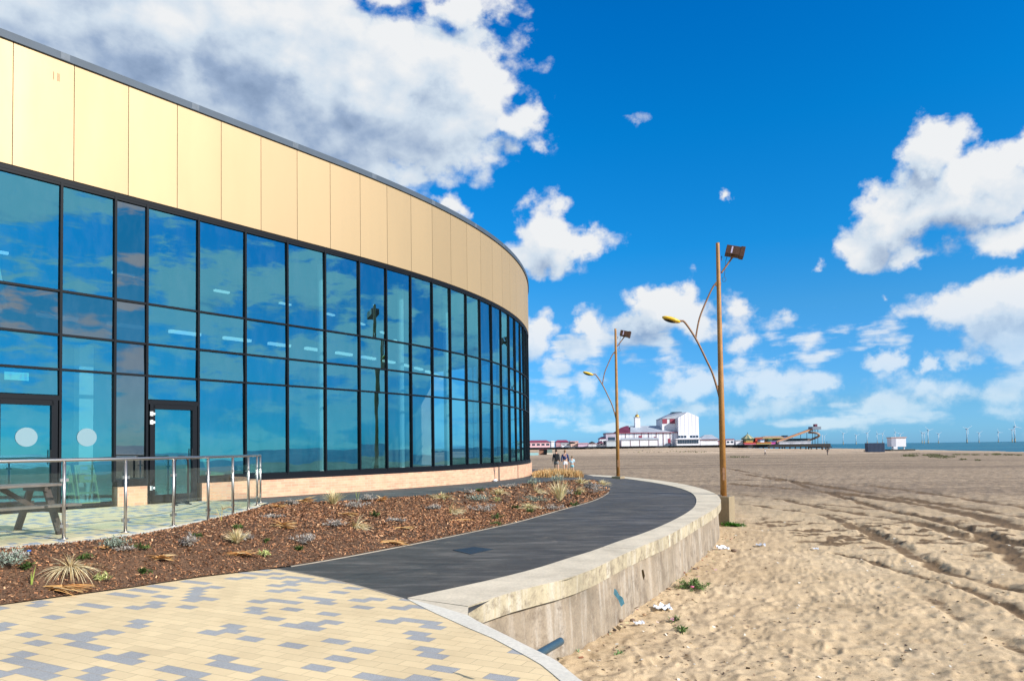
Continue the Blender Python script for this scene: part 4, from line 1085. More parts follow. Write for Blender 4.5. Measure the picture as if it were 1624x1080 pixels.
for kd, px, py, r_, h_, lab in PL:
    c = gpt(px, py, lambda x, y: bz(x, y))
    k_ = max(1, c.y/gpt(px, py, 0.).y); r_ *= k_; h_ *= k_
    if kd == 'silver': mb, nm, ct = make_shrub(r_*1.2, h_*1.3, 520, SILV, .016+.012*(c.y/20)), 'silver_shrub', 'shrub'
    elif kd == 'grey': mb, nm, ct = make_shrub(r_*1.1, h_*1.35, 460, GREY, .014+.014*(c.y/20)), 'dead_shrub', 'shrub'
    elif kd == 'green': mb, nm, ct = make_shrub(r_, h_, 160, GREEN, .02+.012*(c.y/20)), 'weed', 'weed'
    elif kd == 'pale': mb, nm, ct = make_shrub(r_, h_, 120, PALE, .03), 'seedling', 'weed'
    elif kd == 'bigtuft': mb, nm, ct = make_tuft(r_, h_*.75, 300, STRAW, (.35, -.05), 1.35, .008), 'grass_tuft', 'grass tuft'
    elif kd == 'tuft': mb, nm, ct = make_tuft(r_*1.25, h_*1.3, 190, STRAW+PALE[1:2], (0, 0), .9, .010+.004*(c.y/12)), 'grass_tuft', 'grass tuft'
    elif kd == 'lean': mb, nm, ct = make_tuft(r_*1.3, h_*1.2, 190, STRAW, (1.3, -.5), 1.3, .012+.003*(c.y/12)), 'grass_tuft', 'grass tuft'
    elif kd == 'stalk':
        mb = MB(); nm, ct = 'green_stalk', 'plant'
        for _ in range(5): blade(mb, (0, 0, 0), (rp.uniform(-.2, .25), rp.uniform(-.2, .2), 1), h_*rp.uniform(.6, 1), .016, .3, jit((.22, .28, .06)))
    elif kd == 'reed':
        mb = MB(); nm, ct = 'reed', 'plant'
        for ln in ((.05, 0), (.3, .1), (-.35, .1), (.15, -.2)):
            blade(mb, (0, 0, 0), (ln[0], ln[1], 1), h_*rp.uniform(.7, 1), .012, .5, jit((.45, .36, .10)))
        for q in ((.02, 0, h_*.62, .5, 0), (.08, .02, h_*.75, 1, .1), (-.06, 0, h_*.35, -1, .1)):
            for _ in range(8): blade(mb, q[:3], (q[3]+rp.gauss(0, .2), q[4]+rp.gauss(0, .2), .5), .10, .014, .9, jit(ORNG[0]))
    else:
        nm, ct = 'dead_leaves', 'dead plant'; mb = MB()
        for _ in range(64):
            a = rp.uniform(-.6, .6)+(math.pi if rp.random() < .35 else 0)
            blade(mb, (rp.uniform(-.3, .1)*r_, rp.uniform(-.25, .25)*r_, rp.uniform(.005, h_*.6)), (math.cos(a), math.sin(a)*.7-.15, .9*h_/r_*rp.random()), r_*rp.uniform(.6, 1.25), .03, .3, jit(rp.choice(ORNG)))
    mb.col = None
    o = mb.build(nm, MT['plant'], None, False, c); tag(o, lab, ct, 'plants in the bark mulch bed')
# bank of dry dune grass at the end of the building
mb = MB(); ba = [gpt(*q, gf) for q in ((843, 757.5), (925, 757.5), (918, 753.5), (846, 753.5))]
for _ in range(2600):
    u, v_ = rp.random(), rp.random(); p = (ba[0]*(1-u)+ba[1]*u)*(1-v_)+(ba[3]*(1-u)+ba[2]*u)*v_
    hh = .20+.22*math.sin(math.pi*min(1, max(0, 1-u*.92)))**.5*rp.uniform(.7, 1.1)
    blade(mb, p, (rp.gauss(.12, .28), rp.gauss(0, .28), 1), hh*p.y/33*rp.uniform(.75, 1.1), .03, .5, jit(rp.choice([(.52, .30, .12), (.60, .38, .17), (.42, .22, .08), (.66, .46, .24)]), .25), 3)
kind(mb.build('dry_dune_grass', MT['plant']), 'stuff')

# ------------------------------------------------------------------ stainless balustrade
pp = [gpt(x, y, gu) for x, y in ((101, 856.6), (198.8, 845.6), (275, 835.5), (330, 826.8), (369.3, 817.6), (394, 809.3), (407.8, 802.4), (413, 798.2))]
d_ = (pp[0]-pp[1]); pp = [pp[0]+d_*1.9, pp[0]+d_*.98]+pp
org = pp[4].copy()
ral = thing('glass_balustrade', 'stainless steel handrail with clear glass panels curving round the patio edge', 'railing', org)
hp = crv([p.xy for p in pp[:-2]]+[pp[-2].xy, pp[-1].xy], .2)
mb = MB(); mb.tube([Vector((p.x, p.y, gz(p.y)+1.12))-org for p in hp], .024, 12); mb.build('handrail', MT['steel'], ral, True)
mb = MB(); mb.tube([Vector((0, 0, .02)), Vector((0, 0, 1.10))], .024, 12); mb.tube([Vector((0, 0, .012)), Vector((0, 0, .03))], .055, 16); pm = mb.mesh('post', True)
cm_ = MB(); cm_.box((0, 0, 0), (.11, .03, .045)); cmm = cm_.mesh('glass_clamp'); cmm.materials.append(MT['steel']); pm.materials.append(MT['steel'])
for i, p in enumerate(pp):
    o = obj('post', pm, None, ral, p-org); dr = (pp[min(i+1, len(pp)-1)]-pp[max(i-1, 0)]); rz = math.atan2(dr.y, dr.x); o.rotation_euler[2] = rz
    for z in (.20, .84): obj('glass_clamp', cmm, None, o, (0, 0, z))
for a, b in zip(pp[:-1], pp[1:]):
    dr = (b-a); L = dr.length; dr.normalize(); a2, b2 = a+dr*.05-org, b-dr*.05-org
    if L < .25: continue
    mb = MB(); mb.beam(a2+Vector((0, 0, .52)), b2+Vector((0, 0, .52)), .010, .84); mb.build('glass_panel', MT['railglass'], ral)

# ------------------------------------------------------------------ picnic table
ef = (gpt(28, 841, gu)+gpt(95, 848, gu))/2; ax_ = (gpt(28, 841, gu)-gpt(95, 848, gu)).normalized(); ln = Vector((-ax_.y, ax_.x, 0))
if ln.y > 0: ln = -ln
pc_ = ef+ln*.62; rz = math.atan2(ln.y, ln.x)
pt = thing('picnic_table', 'dark weathered wooden picnic table with benches on the patio', 'picnic table', pc_, rz)
def bx(name, boxes, m, bev=.006):
    mb = MB()
    for c, d in boxes: mb.box(c, d)
    o = mb.build(name, m, pt); 
    if bev: m2 = o.modifiers.new('b', 'BEVEL'); m2.width = bev; m2.segments = 1
    return o
bx('tabletop', [((0, y, .735), (1.66, .135, .038)) for y in (-.29, -.145, 0, .145, .29)], MT['woodtop'])
for s in (-1, 1): bx('bench_seat', [((0, s*.66, .445), (1.66, .13, .036)), ((0, s*.80, .445), (1.66, .13, .036))], MT['woodtop'])
for e in (-.62, .62):
    for s in (-1, 1):
        mb = MB(); mb.beam((e, s*.22, .71), (e, s*.67, 0), .045, .095, (1, 0, 0)); mb.build('leg', MT['wood'], pt)
    s2 = 1 if e > 0 else -1
    mb = MB(); mb.beam((e-s2*.045, -.86, .385), (e-s2*.045, .86, .385), .045, .09); mb.build('bench_bearer', MT['wood'], pt)
    mb = MB(); mb.beam((e-s2*.045, -.34, .68), (e-s2*.045, .34, .68), .045, .07); mb.build('top_bearer', MT['wood'], pt)
    mb = MB(); mb.beam((e-s2*.07, 0, .40), (e-s2*.50, 0, .70), .045, .07); mb.build('brace', MT['wood'], pt)

# black hoop frame (empty sign stand) by the right door
def hoop(px, py, rz, lab, wd=.44, h_=1.08):
    c = gpt(px, py, gu); c.z += .012
    st = thing('sign_frame', lab, 'sign frame', c, rz, 'black hoop sign frames on the patio'); mb = MB()
    pts = [(-wd/2, 0, .02), (-wd/2, 0, h_-.12)]+[(-wd/2+.12-.12*math.cos(t), 0, h_-.12+.12*math.sin(t)) for t in (.4, .8, 1.2, 1.57)]
    pts = pts+[(-x, y, z) for x, y, z in reversed(pts)]
    mb.tube(pts, .026, 8); mb.build('hoop', MT['black'], st, True)
    mb = MB(); mb.tube([(-wd/2, 0, .05), (wd/2, 0, .05)], .024, 8); mb.build('bottom_bar', MT['black'], st, True)
    mb = MB(); mb.tube([(-wd/2, -.16, .014), (-wd/2, .16, .014)], .014, 8); mb.build('foot', MT['black'], st)
    mb = MB(); mb.tube([(wd/2, -.16, .014), (wd/2, .16, .014)], .014, 8); mb.build('foot', MT['black'], st)
    return st
hoop(288, 801, R(48), 'empty black hoop sign frame standing in front of the right-hand door', .30, 1.10)
# high chairs seen through the glass
def highchair(i, off, lab):
    c = fac(i, off, .03); t = thing('high_chair', lab, 'high chair', c, fh(i)+R(4), 'high chairs inside the window'); m = MT['cream']
    for s in (-1, 1):
        mb = MB(); mb.beam((s*.21, -.26, 0), (s*.19, .06, .92), .028, .05); mb.build('leg', m, t)
        mb = MB(); mb.beam((s*.21, .26, 0), (s*.17, -.02, .80), .028, .05); mb.build('leg', m, t)
    mb = MB(); mb.box((0, .05, .83), (.36, .025, .20)); mb.build('backrest', m, t)
    mb = MB(); mb.box((0, -.02, .55), (.36, .30, .03)); mb.build('seat', m, t)
    mb = MB(); mb.box((0, -.14, .62), (.36, .025, .17)); mb.build('front_panel', m, t)
    mb = MB(); mb.box((0, -.157, .63), (.15, .004, .08)); mb.box((0, .035, .85), (.15, .004, .08)); mb.build('paper_notice', MT['paper'], t)
    for z, y in ((.30, -.17), (.08, -.24)):
        mb = MB(); mb.box((0, y, z), (.42, .04, .04)); mb.build('foot_bar', m, t)
highchair(-2.02, -.55, 'cream wooden high chair behind glass, nearer the left door')
highchair(-1.60, -.55, 'cream wooden high chair behind glass, nearer the brick pier')
for k, (i, lab) in enumerate(((.78, 'pale green reclining chair behind the glass, right of the right-hand door'), (1.25, 'second pale green reclining chair behind the glass, farther from the door'))):
    c = fac(i, -.9, .03); t = thing('reclining_chair', lab, 'recliner', c, fh(i)+R(20), 'recliners inside the window'); gm = mat('pale_green_fabric%d' % k, (.50, .66, .42), .7)
    mb = MB(); mb.beam((-.30, 0, .40), (.35, 0, .34), .55, .07, (0, 1, 0)); mb.v = [(x, y, z) for x, y, z in mb.v]; mb.build('seat', gm, t)
    mb = MB(); mb.box((-.52, 0, .72), (.09, .55, .80), M=Matrix.Rotation(R(-28), 3, 'Y')); mb.build('backrest', gm, t)
    for s in (-1, 1):
        mb = MB(); mb.beam((-.35, s*.25, 0), (.1, s*.25, .42), .04, .04); mb.build('leg', MT['white'], t); mb = MB(); mb.beam((.3, s*.25, 0), (-.2, s*.25, .42), .04, .04); mb.build('leg', MT['white'], t)
c = fac(-3.05, -1.5, .03); t = thing('armchair', 'dark red upholstered armchair behind the left glass door', 'armchair', c, fh(-3)+R(10)); rm = mat('dark_red_fabric', (.30, .07, .06), .8)
for nm_, cc_, dd_ in (('seat', (0, 0, .30), (.62, .62, .30)), ('backrest', (0, .28, .62), (.66, .16, .70)), ('armrest', (-.36, 0, .38), (.14, .62, .50)), ('armrest', (.36, 0, .38), (.14, .62, .50))):
    mb = MB(); mb.box(cc_, dd_); o = mb.build(nm_, rm, t); bevel(o, .05, 3)
# manhole cover
mc = [gpt(718, 872.4), gpt(746, 879), gpt(781.5, 871), gpt(751, 867.4)]
mb = MB(); cen = sum(mc, Vector())/4
mb.hexa([p+Vector((0, 0, .001)) for p in mc]+[p+Vector((0, 0, .007)) for p in mc]); o = mb.build('manhole_cover', mat('cast_cover', (.025, .04, .06), .5, .3, 30, .4, (60, .6, .01)))
tag(o, 'dark blue-grey inspection cover set in the asphalt path', 'manhole cover')

# ------------------------------------------------------------------ lamp posts
KP = 23.3/FPX
def lamp(lab, base, first=None):
    if first is not None: return dup(first, base, None, lab)
    t = thing('lamp_post', lab, 'lamp post', base, 0, 'lamp posts on the beach side of the sea wall')
    def L_(px, py, y=0.): return Vector(((px-1145.5-(785-py)*-.0235)*KP, y, (706.3-py)*KP+EYE-base.z))
    X = lambda px, py, y=0.: L_(px, py, y)
    mb = MB(); mb.box((0, 0, .47), (.56, .56, 1.07), R(-36)); o = mb.build('plinth', MT['plinth'], t); bevel(o, .015)
    mb = MB(); top = (706.3-382)*KP+EYE-base.z; z0 = 1.0
    mb.tube([(0, 0, z0-.02), (0, 0, 4.6), (0, 0, top-.1), (0, 0, top-.02)], [.104, .092, .062, .062], 18); mb.tube([(0, 0, z0), (0, 0, z0+.016)], .16, 18)
    mb.build('pole', MT['post'], t, True)
    mb = MB(); mb.box((0, -.098, 1.75), (.09, .02, .42)); mb.build('access_door', MT['arm'], t)
    mb = MB(); mb.box((0, 0, z0+.008), (.34, .34, .014), R(-36)); mb.build('base_plate', MT['steel'], t)
    for bx_, by_ in ((-.12, -.12), (.12, -.12), (.12, .12), (-.12, .12)):
        mb = MB(); mb.tube([(bx_, by_, z0+.01), (bx_, by_, z0+.05)], .014, 6); mb.build('bolt', MT['steel'], t)
    def arm(pts, r_, nm):
        mb = MB(); P = [Vector(p) for p in pts]; out = []
        for i in range(len(P)-1):
            a = P[max(i-1, 0)]; b = P[i]; c = P[i+1]; d = P[min(i+2, len(P)-1)]
            for k in range(6):
                s = k/6; out.append(.5*((2*b)+(c-a)*s+(2*a-5*b+4*c-d)*s*s+(3*b-a-3*c+d)*s**3))
        out.append(P[-1]); mb.tube(out, r_, 10); return mb.build(nm, MT['arm'], t, True)
    arm([X(1141, 642), X(1137, 622), X(1128, 592), X(1118, 570), X(1104, 541), X(1092, 521), X(1083, 509), X(1079, 507.5), X(1073, 507.5)], .034, 'lamp_arm')
    arm([X(1137, 445), X(1129, 453), X(1118, 476), X(1107, 504), X(1101, 536)], .028, 'curved_strut')
    arm([X(1142, 431), X(1150, 420), X(1160, 406)], .030, 'floodlight_arm')
    mb = MB(); mb.beam(X(1134, 613.5), X(1142, 613.5), .055, .10); mb.build('bracket', MT['post'], t)
    mb = MB(); mb.beam(X(1133, 449), X(1141, 449), .055, .14); mb.build('bracket', MT['post'], t)
    # lamp head: flat ellipsoid, yellow above
    c = X(1062, 505); Mx = Matrix.Rotation(R(17), 3, 'Y')
    mb = MB(); mb.ell(c, (.325, .18, .086), 20, 10, Mx); h = mb.build('lamp_head', MT['yellow'], t, True)
    mb = MB(); mb.ell(c+Mx @ Vector((-.03, 0, -.042)), (.235, .14, .062), 16, 8, Mx); mb.build('lens', MT['black'], h, True)
    mb = MB(); Mx = Matrix.Rotation(R(14), 3, 'Y') @ Matrix.Rotation(R(-12), 3, 'Z')
    q = X(1163, 397.5); mb.box(q, (.58, .36, .30), M=Mx); o = mb.build('floodlight', MT['floodm'], t); bevel(o, .012)
    mb = MB(); mb.box(q+Mx @ Vector((.25, 0, 0)), (.14, .375, .335), M=Mx); mb.build('hood', MT['floodm'], o)
    mb = MB(); mb.box(q+Mx @ Vector((-.10, -.184, .0)), (.05, .008, .23), M=Mx); mb.build('strap', mat('pale_strap', (.45, .42, .6), .5), o)
    mb = MB(); mb.beam(X(1158, 408), X(1164, 402), .10, .07); mb.build('floodlight_bracket', MT['arm'], t)
    mb = MB(); cp_ = [X(1151, 404, -.02), X(1149, 412), X(1148, 425), X(1147, 436)]
    for k in range(13): a = k/12*2*math.pi; cp_.append(X(1146.5+3.2*math.sin(a), 438+3.6*(1-math.cos(a))))
    mb.tube(cp_, .009, 6); mb.build('cable', mat('blue_cable', (.02, .08, .2), .5), t, True)
    mb = MB(); mb.tube([X(1142.4, 404), X(1142.6, 411)], .014, 8); mb.build('cable_box', MT['black'], t)
    return t
def lampbase(px, py, D): q = at(px, py, D); return Vector((q.x, D, -1.50))
lb1 = lampbase(1147.5, 785, 23.3)
l1 = lamp('nearer, larger ochre lamp post with concrete plinth beside the curve of the sea wall', lb1)
lb2 = lampbase(980.3, 752, 40.1)
l2 = lamp('farther, smaller ochre lamp post behind the bend of the asphalt path', lb2, l1)

# ------------------------------------------------------------------ litter, weeds and stones on the sand
def crumple(px, py, w_, d_, h_, lab, nm='litter_paper', m=None, cat='litter', z=-1.44):
    w_ *= 1.35; d_ *= 1.35; h_ *= 1.35
    c = gpt(px, py, z); c.z = z+.012; mb = MB(); n = 7
    zz = [[max(0, rp.gauss(h_*.4, h_*.35)) for _ in range(n)] for _ in range(n)]; jx = [[(rp.uniform(-.06, .06), rp.uniform(-.06, .06)) for _ in range(n)] for _ in range(n)]
    V_ = [[Vector(((i/(n-1)-.5+jx[i][j][0])*w_, (j/(n-1)-.5+jx[i][j][1])*d_, zz[i][j])) for j in range(n)] for i in range(n)]
    for i in range(n-1):
        for j in range(n-1): mb.poly([V_[i][j], V_[i+1][j], V_[i+1][j+1], V_[i][j+1]])
    o = mb.build(nm, m or MT['paper'], None, False, c); weld(o); sm = o.modifiers.new('s', 'SOLIDIFY'); sm.thickness = .003; o.rotation_euler[2] = rp.uniform(-.4, .4)
    tag(o, lab, cat, 'litter on the beach'); return o
crumple(1051, 966, .20, .16, .05, 'flat white and blue paper on the sand nearest the wall, below the paint mark')
crumple(1014, 990, .11, .07, .03, 'small white scrap nearest the drain pipe')
crumple(1146, 871, .20, .14, .06, 'white crumpled paper left of the dark stone below the plinth')
crumple(1206, 865.5, .18, .12, .05, 'white scrap on open sand right of the plinth weeds')
crumple(1293, 871, .10, .08, .03, 'tiny bluish scrap far out on the open sand')
def rock(px, py, r_, lab, m, z=-1.44, cat='stone', nm='stone', grp_='stones at the foot of the wall'):
    c = gpt(px, py, z); r_ *= (1.35 if z == -1.44 else 1); c.z = c.z+r_*.3; mb = MB(); mb.ell((0, 0, 0), (r_, r_*.75, r_*.55), 10, 7)
    mb.v = [tuple(Vector(v)*(1+.25*mnoise.noise(Vector(v)*14+Vector((px, py, 0))))) for v in mb.v]
    o = mb.build(nm, m, None, True, c); tag(o, lab, cat, grp_); return o
MT['stonem'] = mat('brown_stone', (.16, .11, .08), .9, 0, 20, .3)
rock(1164, 874, .055, 'dark brown stone on the sand below the lamp plinth', MT['stonem'])
for k, (x, y, r_) in enumerate([(968, 992, .03), (975, 1000, .025), (985, 985, .03), (1003, 984, .03), (1022, 975, .025), (905, 1018, .03), (917, 1012, .035), (926, 1005, .03), (899, 1024, .025), (1102, 903, .04), (1107, 901, .03), (1060, 935, .035), (1045, 942, .035), (951, 1003, .02), (936, 1010, .025), (912, 1046, .02)]):
    rock(x, y, r_, 'small brown pebble in the strewn line at the foot of the sea wall', rp.choice([MT['stonem'], mat('tan_stone%d' % k, (.34, .22, .13), .9, 0, 20, .3)]))
rock(785, 763, .10, 'white lump lying on the asphalt strip beside the brick wall', MT['paper'], gf, 'litter', 'litter_bag', 'white litter near the building')
rock(855, 754, .20, 'white bag of rubbish lying in front of the dry dune grass', MT['paper'], gf, 'litter', 'litter_bag', 'white litter near the building')
rock(46, 874.5, .03, 'small blue bottle top in the mulch at the left edge', mat('blue_plastic', (.02, .12, .5), .4), bz, 'litter', 'bottle_top', 'scraps in the mulch')
mb = MB(); dg = np.random.default_rng(5)
for _ in range(1500):
    s = int(dg.integers(0, len(wl)-1)); a, b = wl[s], wl[s+1]
    if a.y < 3.5 or a.y > 26: continue
    t = (b-a).normalized(); nn2 = Vector((t.y, -t.x)); f = dg.random(); off = abs(dg.normal(.15, .35)); q = a.lerp(b, f)+nn2*off
    sz = dg.uniform(.01, .035); mb.col = tuple(float(v)*dg.uniform(.7, 1.3) for v in [(.22, .13, .07), (.34, .22, .13), (.12, .08, .05), (.45, .38, .28)][int(dg.integers(0, 4))])
    an = dg.uniform(0, 6.28); u = Vector((math.cos(an), math.sin(an), dg.normal(0, .3)))*sz; v_ = Vector((-math.sin(an), math.cos(an), dg.normal(0, .5)))*sz*.5; p = Vector((q.x, q.y, -1.40+dg.uniform(-.02, .02)))
    mb.poly([p-u-v_, p+u-v_, p+u+v_, p-u+v_])
mb.col = None; kind(mb.build('strandline_debris', MT['chips']), 'stuff')
def beachplant(px, py, r_, h_, n, cols, lab, w_=.03):
    c = gpt(px, py, -1.44); c.z = -1.46; r_ *= 1.35; h_ *= 1.35; w_ *= 1.3; o = make_shrub(r_, h_, n, cols, w_).build('beach_weed', MT['plant'], None, False, c); tag(o, lab, 'weed', 'weeds on the beach'); return o
BG = [(.07, .15, .03), (.11, .20, .05), (.05, .10, .025), (.16, .22, .08)]
beachplant(1098, 934, .25, .15, 900, BG, 'bushy green weed with a pink scrap at the foot of the sea wall', .022)
beachplant(1163, 834, .30, .10, 900, [(.04, .16, .01), (.06, .20, .015), (.03, .11, .01)], 'bright green low weed at the foot of the lamp plinth', .03)
beachplant(1078, 1000, .12, .06, 70, BG, 'thin green sprig on the sand left of the long footprints trail', .03)
beachplant(1074, 983, .10, .05, 40, BG, 'faint green sprig just beyond the thin sprig')
beachplant(983, 1039, .05, .02, 60, [(.16, .34, .12)], 'tiny pale green sprout near the bottom, right of the pipe')
beachplant(918, 1034, .05, .02, 50, [(.20, .36, .22)], 'tiny grey-green sprout just beyond the pipe end')
rock(1098, 931, .035, 'pink scrap caught in the bushy green weed', mat('pink_plastic', (.5, .12, .22), .6), -1.30, 'litter', 'litter_scrap', 'litter on the beach')

# ------------------------------------------------------------------ people
def skinobj(name, V_, E_, Rr, m, parent, sub=1):
    me = bpy.data.meshes.new(name); me.from_pydata([tuple(v) for v in V_], E_, []); o = obj(name, me, m, parent)
    s = o.modifiers.new('skin', 'SKIN'); me.skin_vertices.new() if not me.skin_vertices else None
    for i, r_ in enumerate(Rr):
        sv = me.skin_vertices[0].data[i]; sv.radius = (r_, r_) if not hasattr(r_, '__len__') else r_
    me.skin_vertices[0].data[0].use_root = True
    s.use_smooth_shade = True
    if sub: u = o.modifiers.new('sub', 'SUBSURF'); u.levels = sub; u.render_levels = sub
    return o
SKIN = mat('skin', (.50, .28, .19), .6)
def person(lab, loc, H, rz, top, bottom, hair, legs_bare=True, step=.14, sleeve='long', extra=None, arms=((-.05, 0), (.05, 0)), shoe=(.02, .02, .02)):
    t = thing('person', lab, 'person', loc, rz, 'people on the beach'); s = H/1.75
    # faces +Y (away from the camera at rz = 0)
    def S(x, y, z): return Vector((x*s, y*s, z*s))
    V_ = [S(0, 0, .93), S(0, .0, 1.12), S(0, 0, 1.34), S(0, 0, 1.46), S(0, .015, 1.54), S(0, .02, 1.64), S(0, .01, 1.72)]
    E_ = [(0, 1), (1, 2), (2, 3), (3, 4), (4, 5), (5, 6)]; Rr = [(.15*s, .11*s), (.135*s, .10*s), (.16*s, .11*s), .055*s, .055*s, (.078*s, .092*s), .05*s]
    for sd, st in ((-1, step), (1, -step)):
        b = len(V_); V_ += [S(sd*.10, 0, .86), S(sd*.10, st*.6, .48), S(sd*.10, st-.03, .09), S(sd*.11, st+.13, .035)]
        E_ += [(0, b), (b, b+1), (b+1, b+2), (b+2, b+3)]; Rr += [.082*s, .056*s, .038*s, .034*s]
    hands = []
    for k, sd in enumerate((-1, 1)):
        ay, az_ = arms[k]; b = len(V_)
        V_ += [S(sd*.19, 0, 1.40), S(sd*.24, ay*.3-.02, 1.12), S(sd*.25, ay+.04, .88), S(sd*.25, ay+.06, .80)]
        E_ += [(2, b), (b, b+1), (b+1, b+2), (b+2, b+3)]; Rr += [.052*s, .040*s, .026*s, .030*s]
        for f in range(5):
            c0 = len(V_); off = (f-2)*.013; V_ += [S(sd*.25, ay+.06+off, .765), S(sd*.25-sd*.01, ay+.065+off*1.2, .715+abs(f-2)*.008)]
            E_ += [(b+3, c0), (c0, c0+1)]; Rr += [.010*s, .008*s]
    skinobj('body', V_, E_, Rr, SKIN, t)
    T_ = [S(0, 0, .96), S(0, 0, 1.14), S(0, 0, 1.34), S(0, 0, 1.455)]; TE = [(0, 1), (1, 2), (2, 3)]; TR_ = [(.172*s, .13*s), (.160*s, .125*s), (.178*s, .13*s), .07*s]
    for k, sd in enumerate((-1, 1)):
        ay, az_ = arms[k]; b = len(T_); T_ += [S(sd*.195, 0, 1.395), S(sd*.24, ay*.3-.02, 1.12)]; TE += [(2, b), (b, b+1)]; TR_ += [.070*s, .058*s]
        if sleeve == 'long': T_.append(S(sd*.25, ay+.04, .89)); TE.append((b+1, b+2)); TR_.append(.044*s)
    skinobj('top', T_, TE, TR_, top, t)
    P_ = [S(0, 0, .95), S(0, 0, .86)]; PE = [(0, 1)]; PR = [(.165*s, .125*s), (.15*s, .12*s)]
    for sd, st in ((-1, step), (1, -step)):
        b = len(P_); P_ += [S(sd*.10, st*.15, .78), S(sd*.10, st*.42, .60)]; PE += [(1, b), (b, b+1)]; PR += [.098*s, .088*s]
        if not legs_bare: P_ += [S(sd*.10, st*.6, .47), S(sd*.10, st-.03, .11)]; PE += [(b+1, b+2), (b+2, b+3)]; PR += [.07*s, .055*s]
    skinobj('shorts' if legs_bare else 'trousers', P_, PE, PR, bottom, t)
    mb = MB(); mb.ell(S(0, -.012, 1.665), (.088*s, .10*s, .098*s), 12, 8); mb.build('hair', hair, t, True)
    for sd, st in ((-1, step), (1, -step)):
        mb = MB(); mb.ell(S(sd*.105, st+.05, .04), (.05*s, .13*s, .045*s), 10, 6); mb.build('shoe', mat('shoe', shoe, .6), t, True)
    if extra == 'backpack':
        mb = MB(); mb.box(S(.02, -.19, 1.20), (.30*s, .16*s, .50*s)); o = mb.build('backpack', MT['black'], t); bevel(o, .04, 3)
    return t
cl = lambda n, c: mat(n, c, .85, 0, 10, .15)
def onsand(px, py): q = gpt(px, py, sandz); return q
man = person('person in a grey jacket with a dark backpack, left of the group of three', gpt(882.5, 750.5), 1.78, R(6), cl('grey_cloth', (.06, .065, .07)), cl('grey_shorts', (.18, .18, .18)), mat('dark_hair', (.03, .02, .015), .8), True, .16, 'long', 'backpack')
wom = person('person in a navy blue top and white shorts, in the middle of the group', gpt(896.5, 751), 1.74, R(-4), cl('navy_cloth', (.012, .03, .12)), cl('white_cloth', (.72, .70, .74)), mat('light_brown_hair', (.24, .13, .07), .8), True, -.14, 'long', None, ((-.12, 0), (.1, 0)))
kid = person('child in a pale blue top, holding hands on the right of the group', gpt(907.5, 751.5), 1.30, R(3), cl('pale_blue_cloth', (.36, .52, .62)), cl('blue_shorts', (.20, .42, .50)), mat('child_hair', (.16, .10, .05), .8), True, .12, 'short')
q = onsand(1213.5, 722); w1 = person('distant person in a pale top walking on the beach in front of the pier', q, 1.72, R(60), cl('pale_cloth', (.50, .52, .58)), cl('dark_trousers', (.05, .05, .07)), mat('hair3', (.04, .03, .02), .8), False, .2)
q = onsand(1312.5, 721.5); w2 = person('distant person in dark clothes near the seaward end of the pier', q, 1.75, R(-70), cl('dark_cloth', (.05, .06, .07)), cl('dark_trousers2', (.04, .04, .05)), mat('hair4', (.04, .03, .02), .8), False, .2)

# ------------------------------------------------------------------ pier and its buildings (about 350 m away)
PY = 350.0
def pxm(): return FPX/PY
def W(px, py, Y=PY): return at(px, py, Y)
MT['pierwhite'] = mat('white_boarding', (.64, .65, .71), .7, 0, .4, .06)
m_ = bpy.data.materials.new('white_corrugated_boarding'); m_.use_nodes = True; A, p = parts(m_)
co = A.add('ShaderNodeTexCoord').outputs['Object']; xs_ = A.sep(co)[0]
ft = A.m('FRACT', A.m('MULTIPLY', xs_, .55))
A.put(p.inputs['Base Color'], A.mix(A.smooth(ft, .80, .86), (.68, .69, .75), (.42, .44, .52))); p.inputs['Roughness'].default_value = .6; MT['boards'] = m_
MT['maroon'] = mat('maroon_paint', (.10, .015, .04), .6, 0, .5, .2)
MT['crimson'] = mat('crimson_paint', (.24, .035, .07), .6)
MT['pink'] = mat('faded_pink_paint', (.46, .27, .31), .7, 0, .3, .25)
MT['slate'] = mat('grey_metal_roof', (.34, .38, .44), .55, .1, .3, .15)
MT['pdark'] = mat('dark_pier_timber', (.02, .018, .018), .8)
MT['win'] = mat('dark_window', (.03, .05, .08), .2)
MT['dome'] = mat('gilded_dome', (.55, .33, .08), .35, .6)
MT['tyellow'] = mat('fairground_yellow', (.36, .27, .07), .6); MT['tred'] = mat('fairground_red', (.55, .06, .03), .6); MT['tgreen'] = mat('fairground_green', (.06, .15, .09), .6)
MT['torange'] = mat('fairground_orange', (.55, .20, .05), .6); MT['tblue'] = mat('fairground_blue', (.08, .14, .30), .6)
MT['flume'] = mat('weathered_ride_track', (.30, .23, .19), .7, 0, 1, .3)
DECKZ = W(1000, 707.4).z
def hall(name, lab, cat, x0, x1, z0, z1, y0, y1, wall, group=None):
    """a thing whose body is a box from world x0..x1; returns thing and a part() maker in world coordinates"""
    org = Vector(((x0+x1)/2, (y0+y1)/2, z0)); t = thing(name, lab, cat, org, 0, group)
    def part(nm, mb, m, parent=None, smooth=False):
        mb.v = [tuple(Vector(v)-org) for v in mb.v]; return mb.build(nm, m, parent or t, smooth)
    if wall is not None:
        mb = MB(); mb.box(((x0+x1)/2, (y0+y1)/2, (z0+z1)/2), (x1-x0, y1-y0, z1-z0)); part('wall', mb, wall)
    return t, part
def quadbox(mb, x0, x1, y0, y1, z0, z1): mb.box(((x0+x1)/2, (y0+y1)/2, (z0+z1)/2), (abs(x1-x0), abs(y1-y0), abs(z1-z0)))
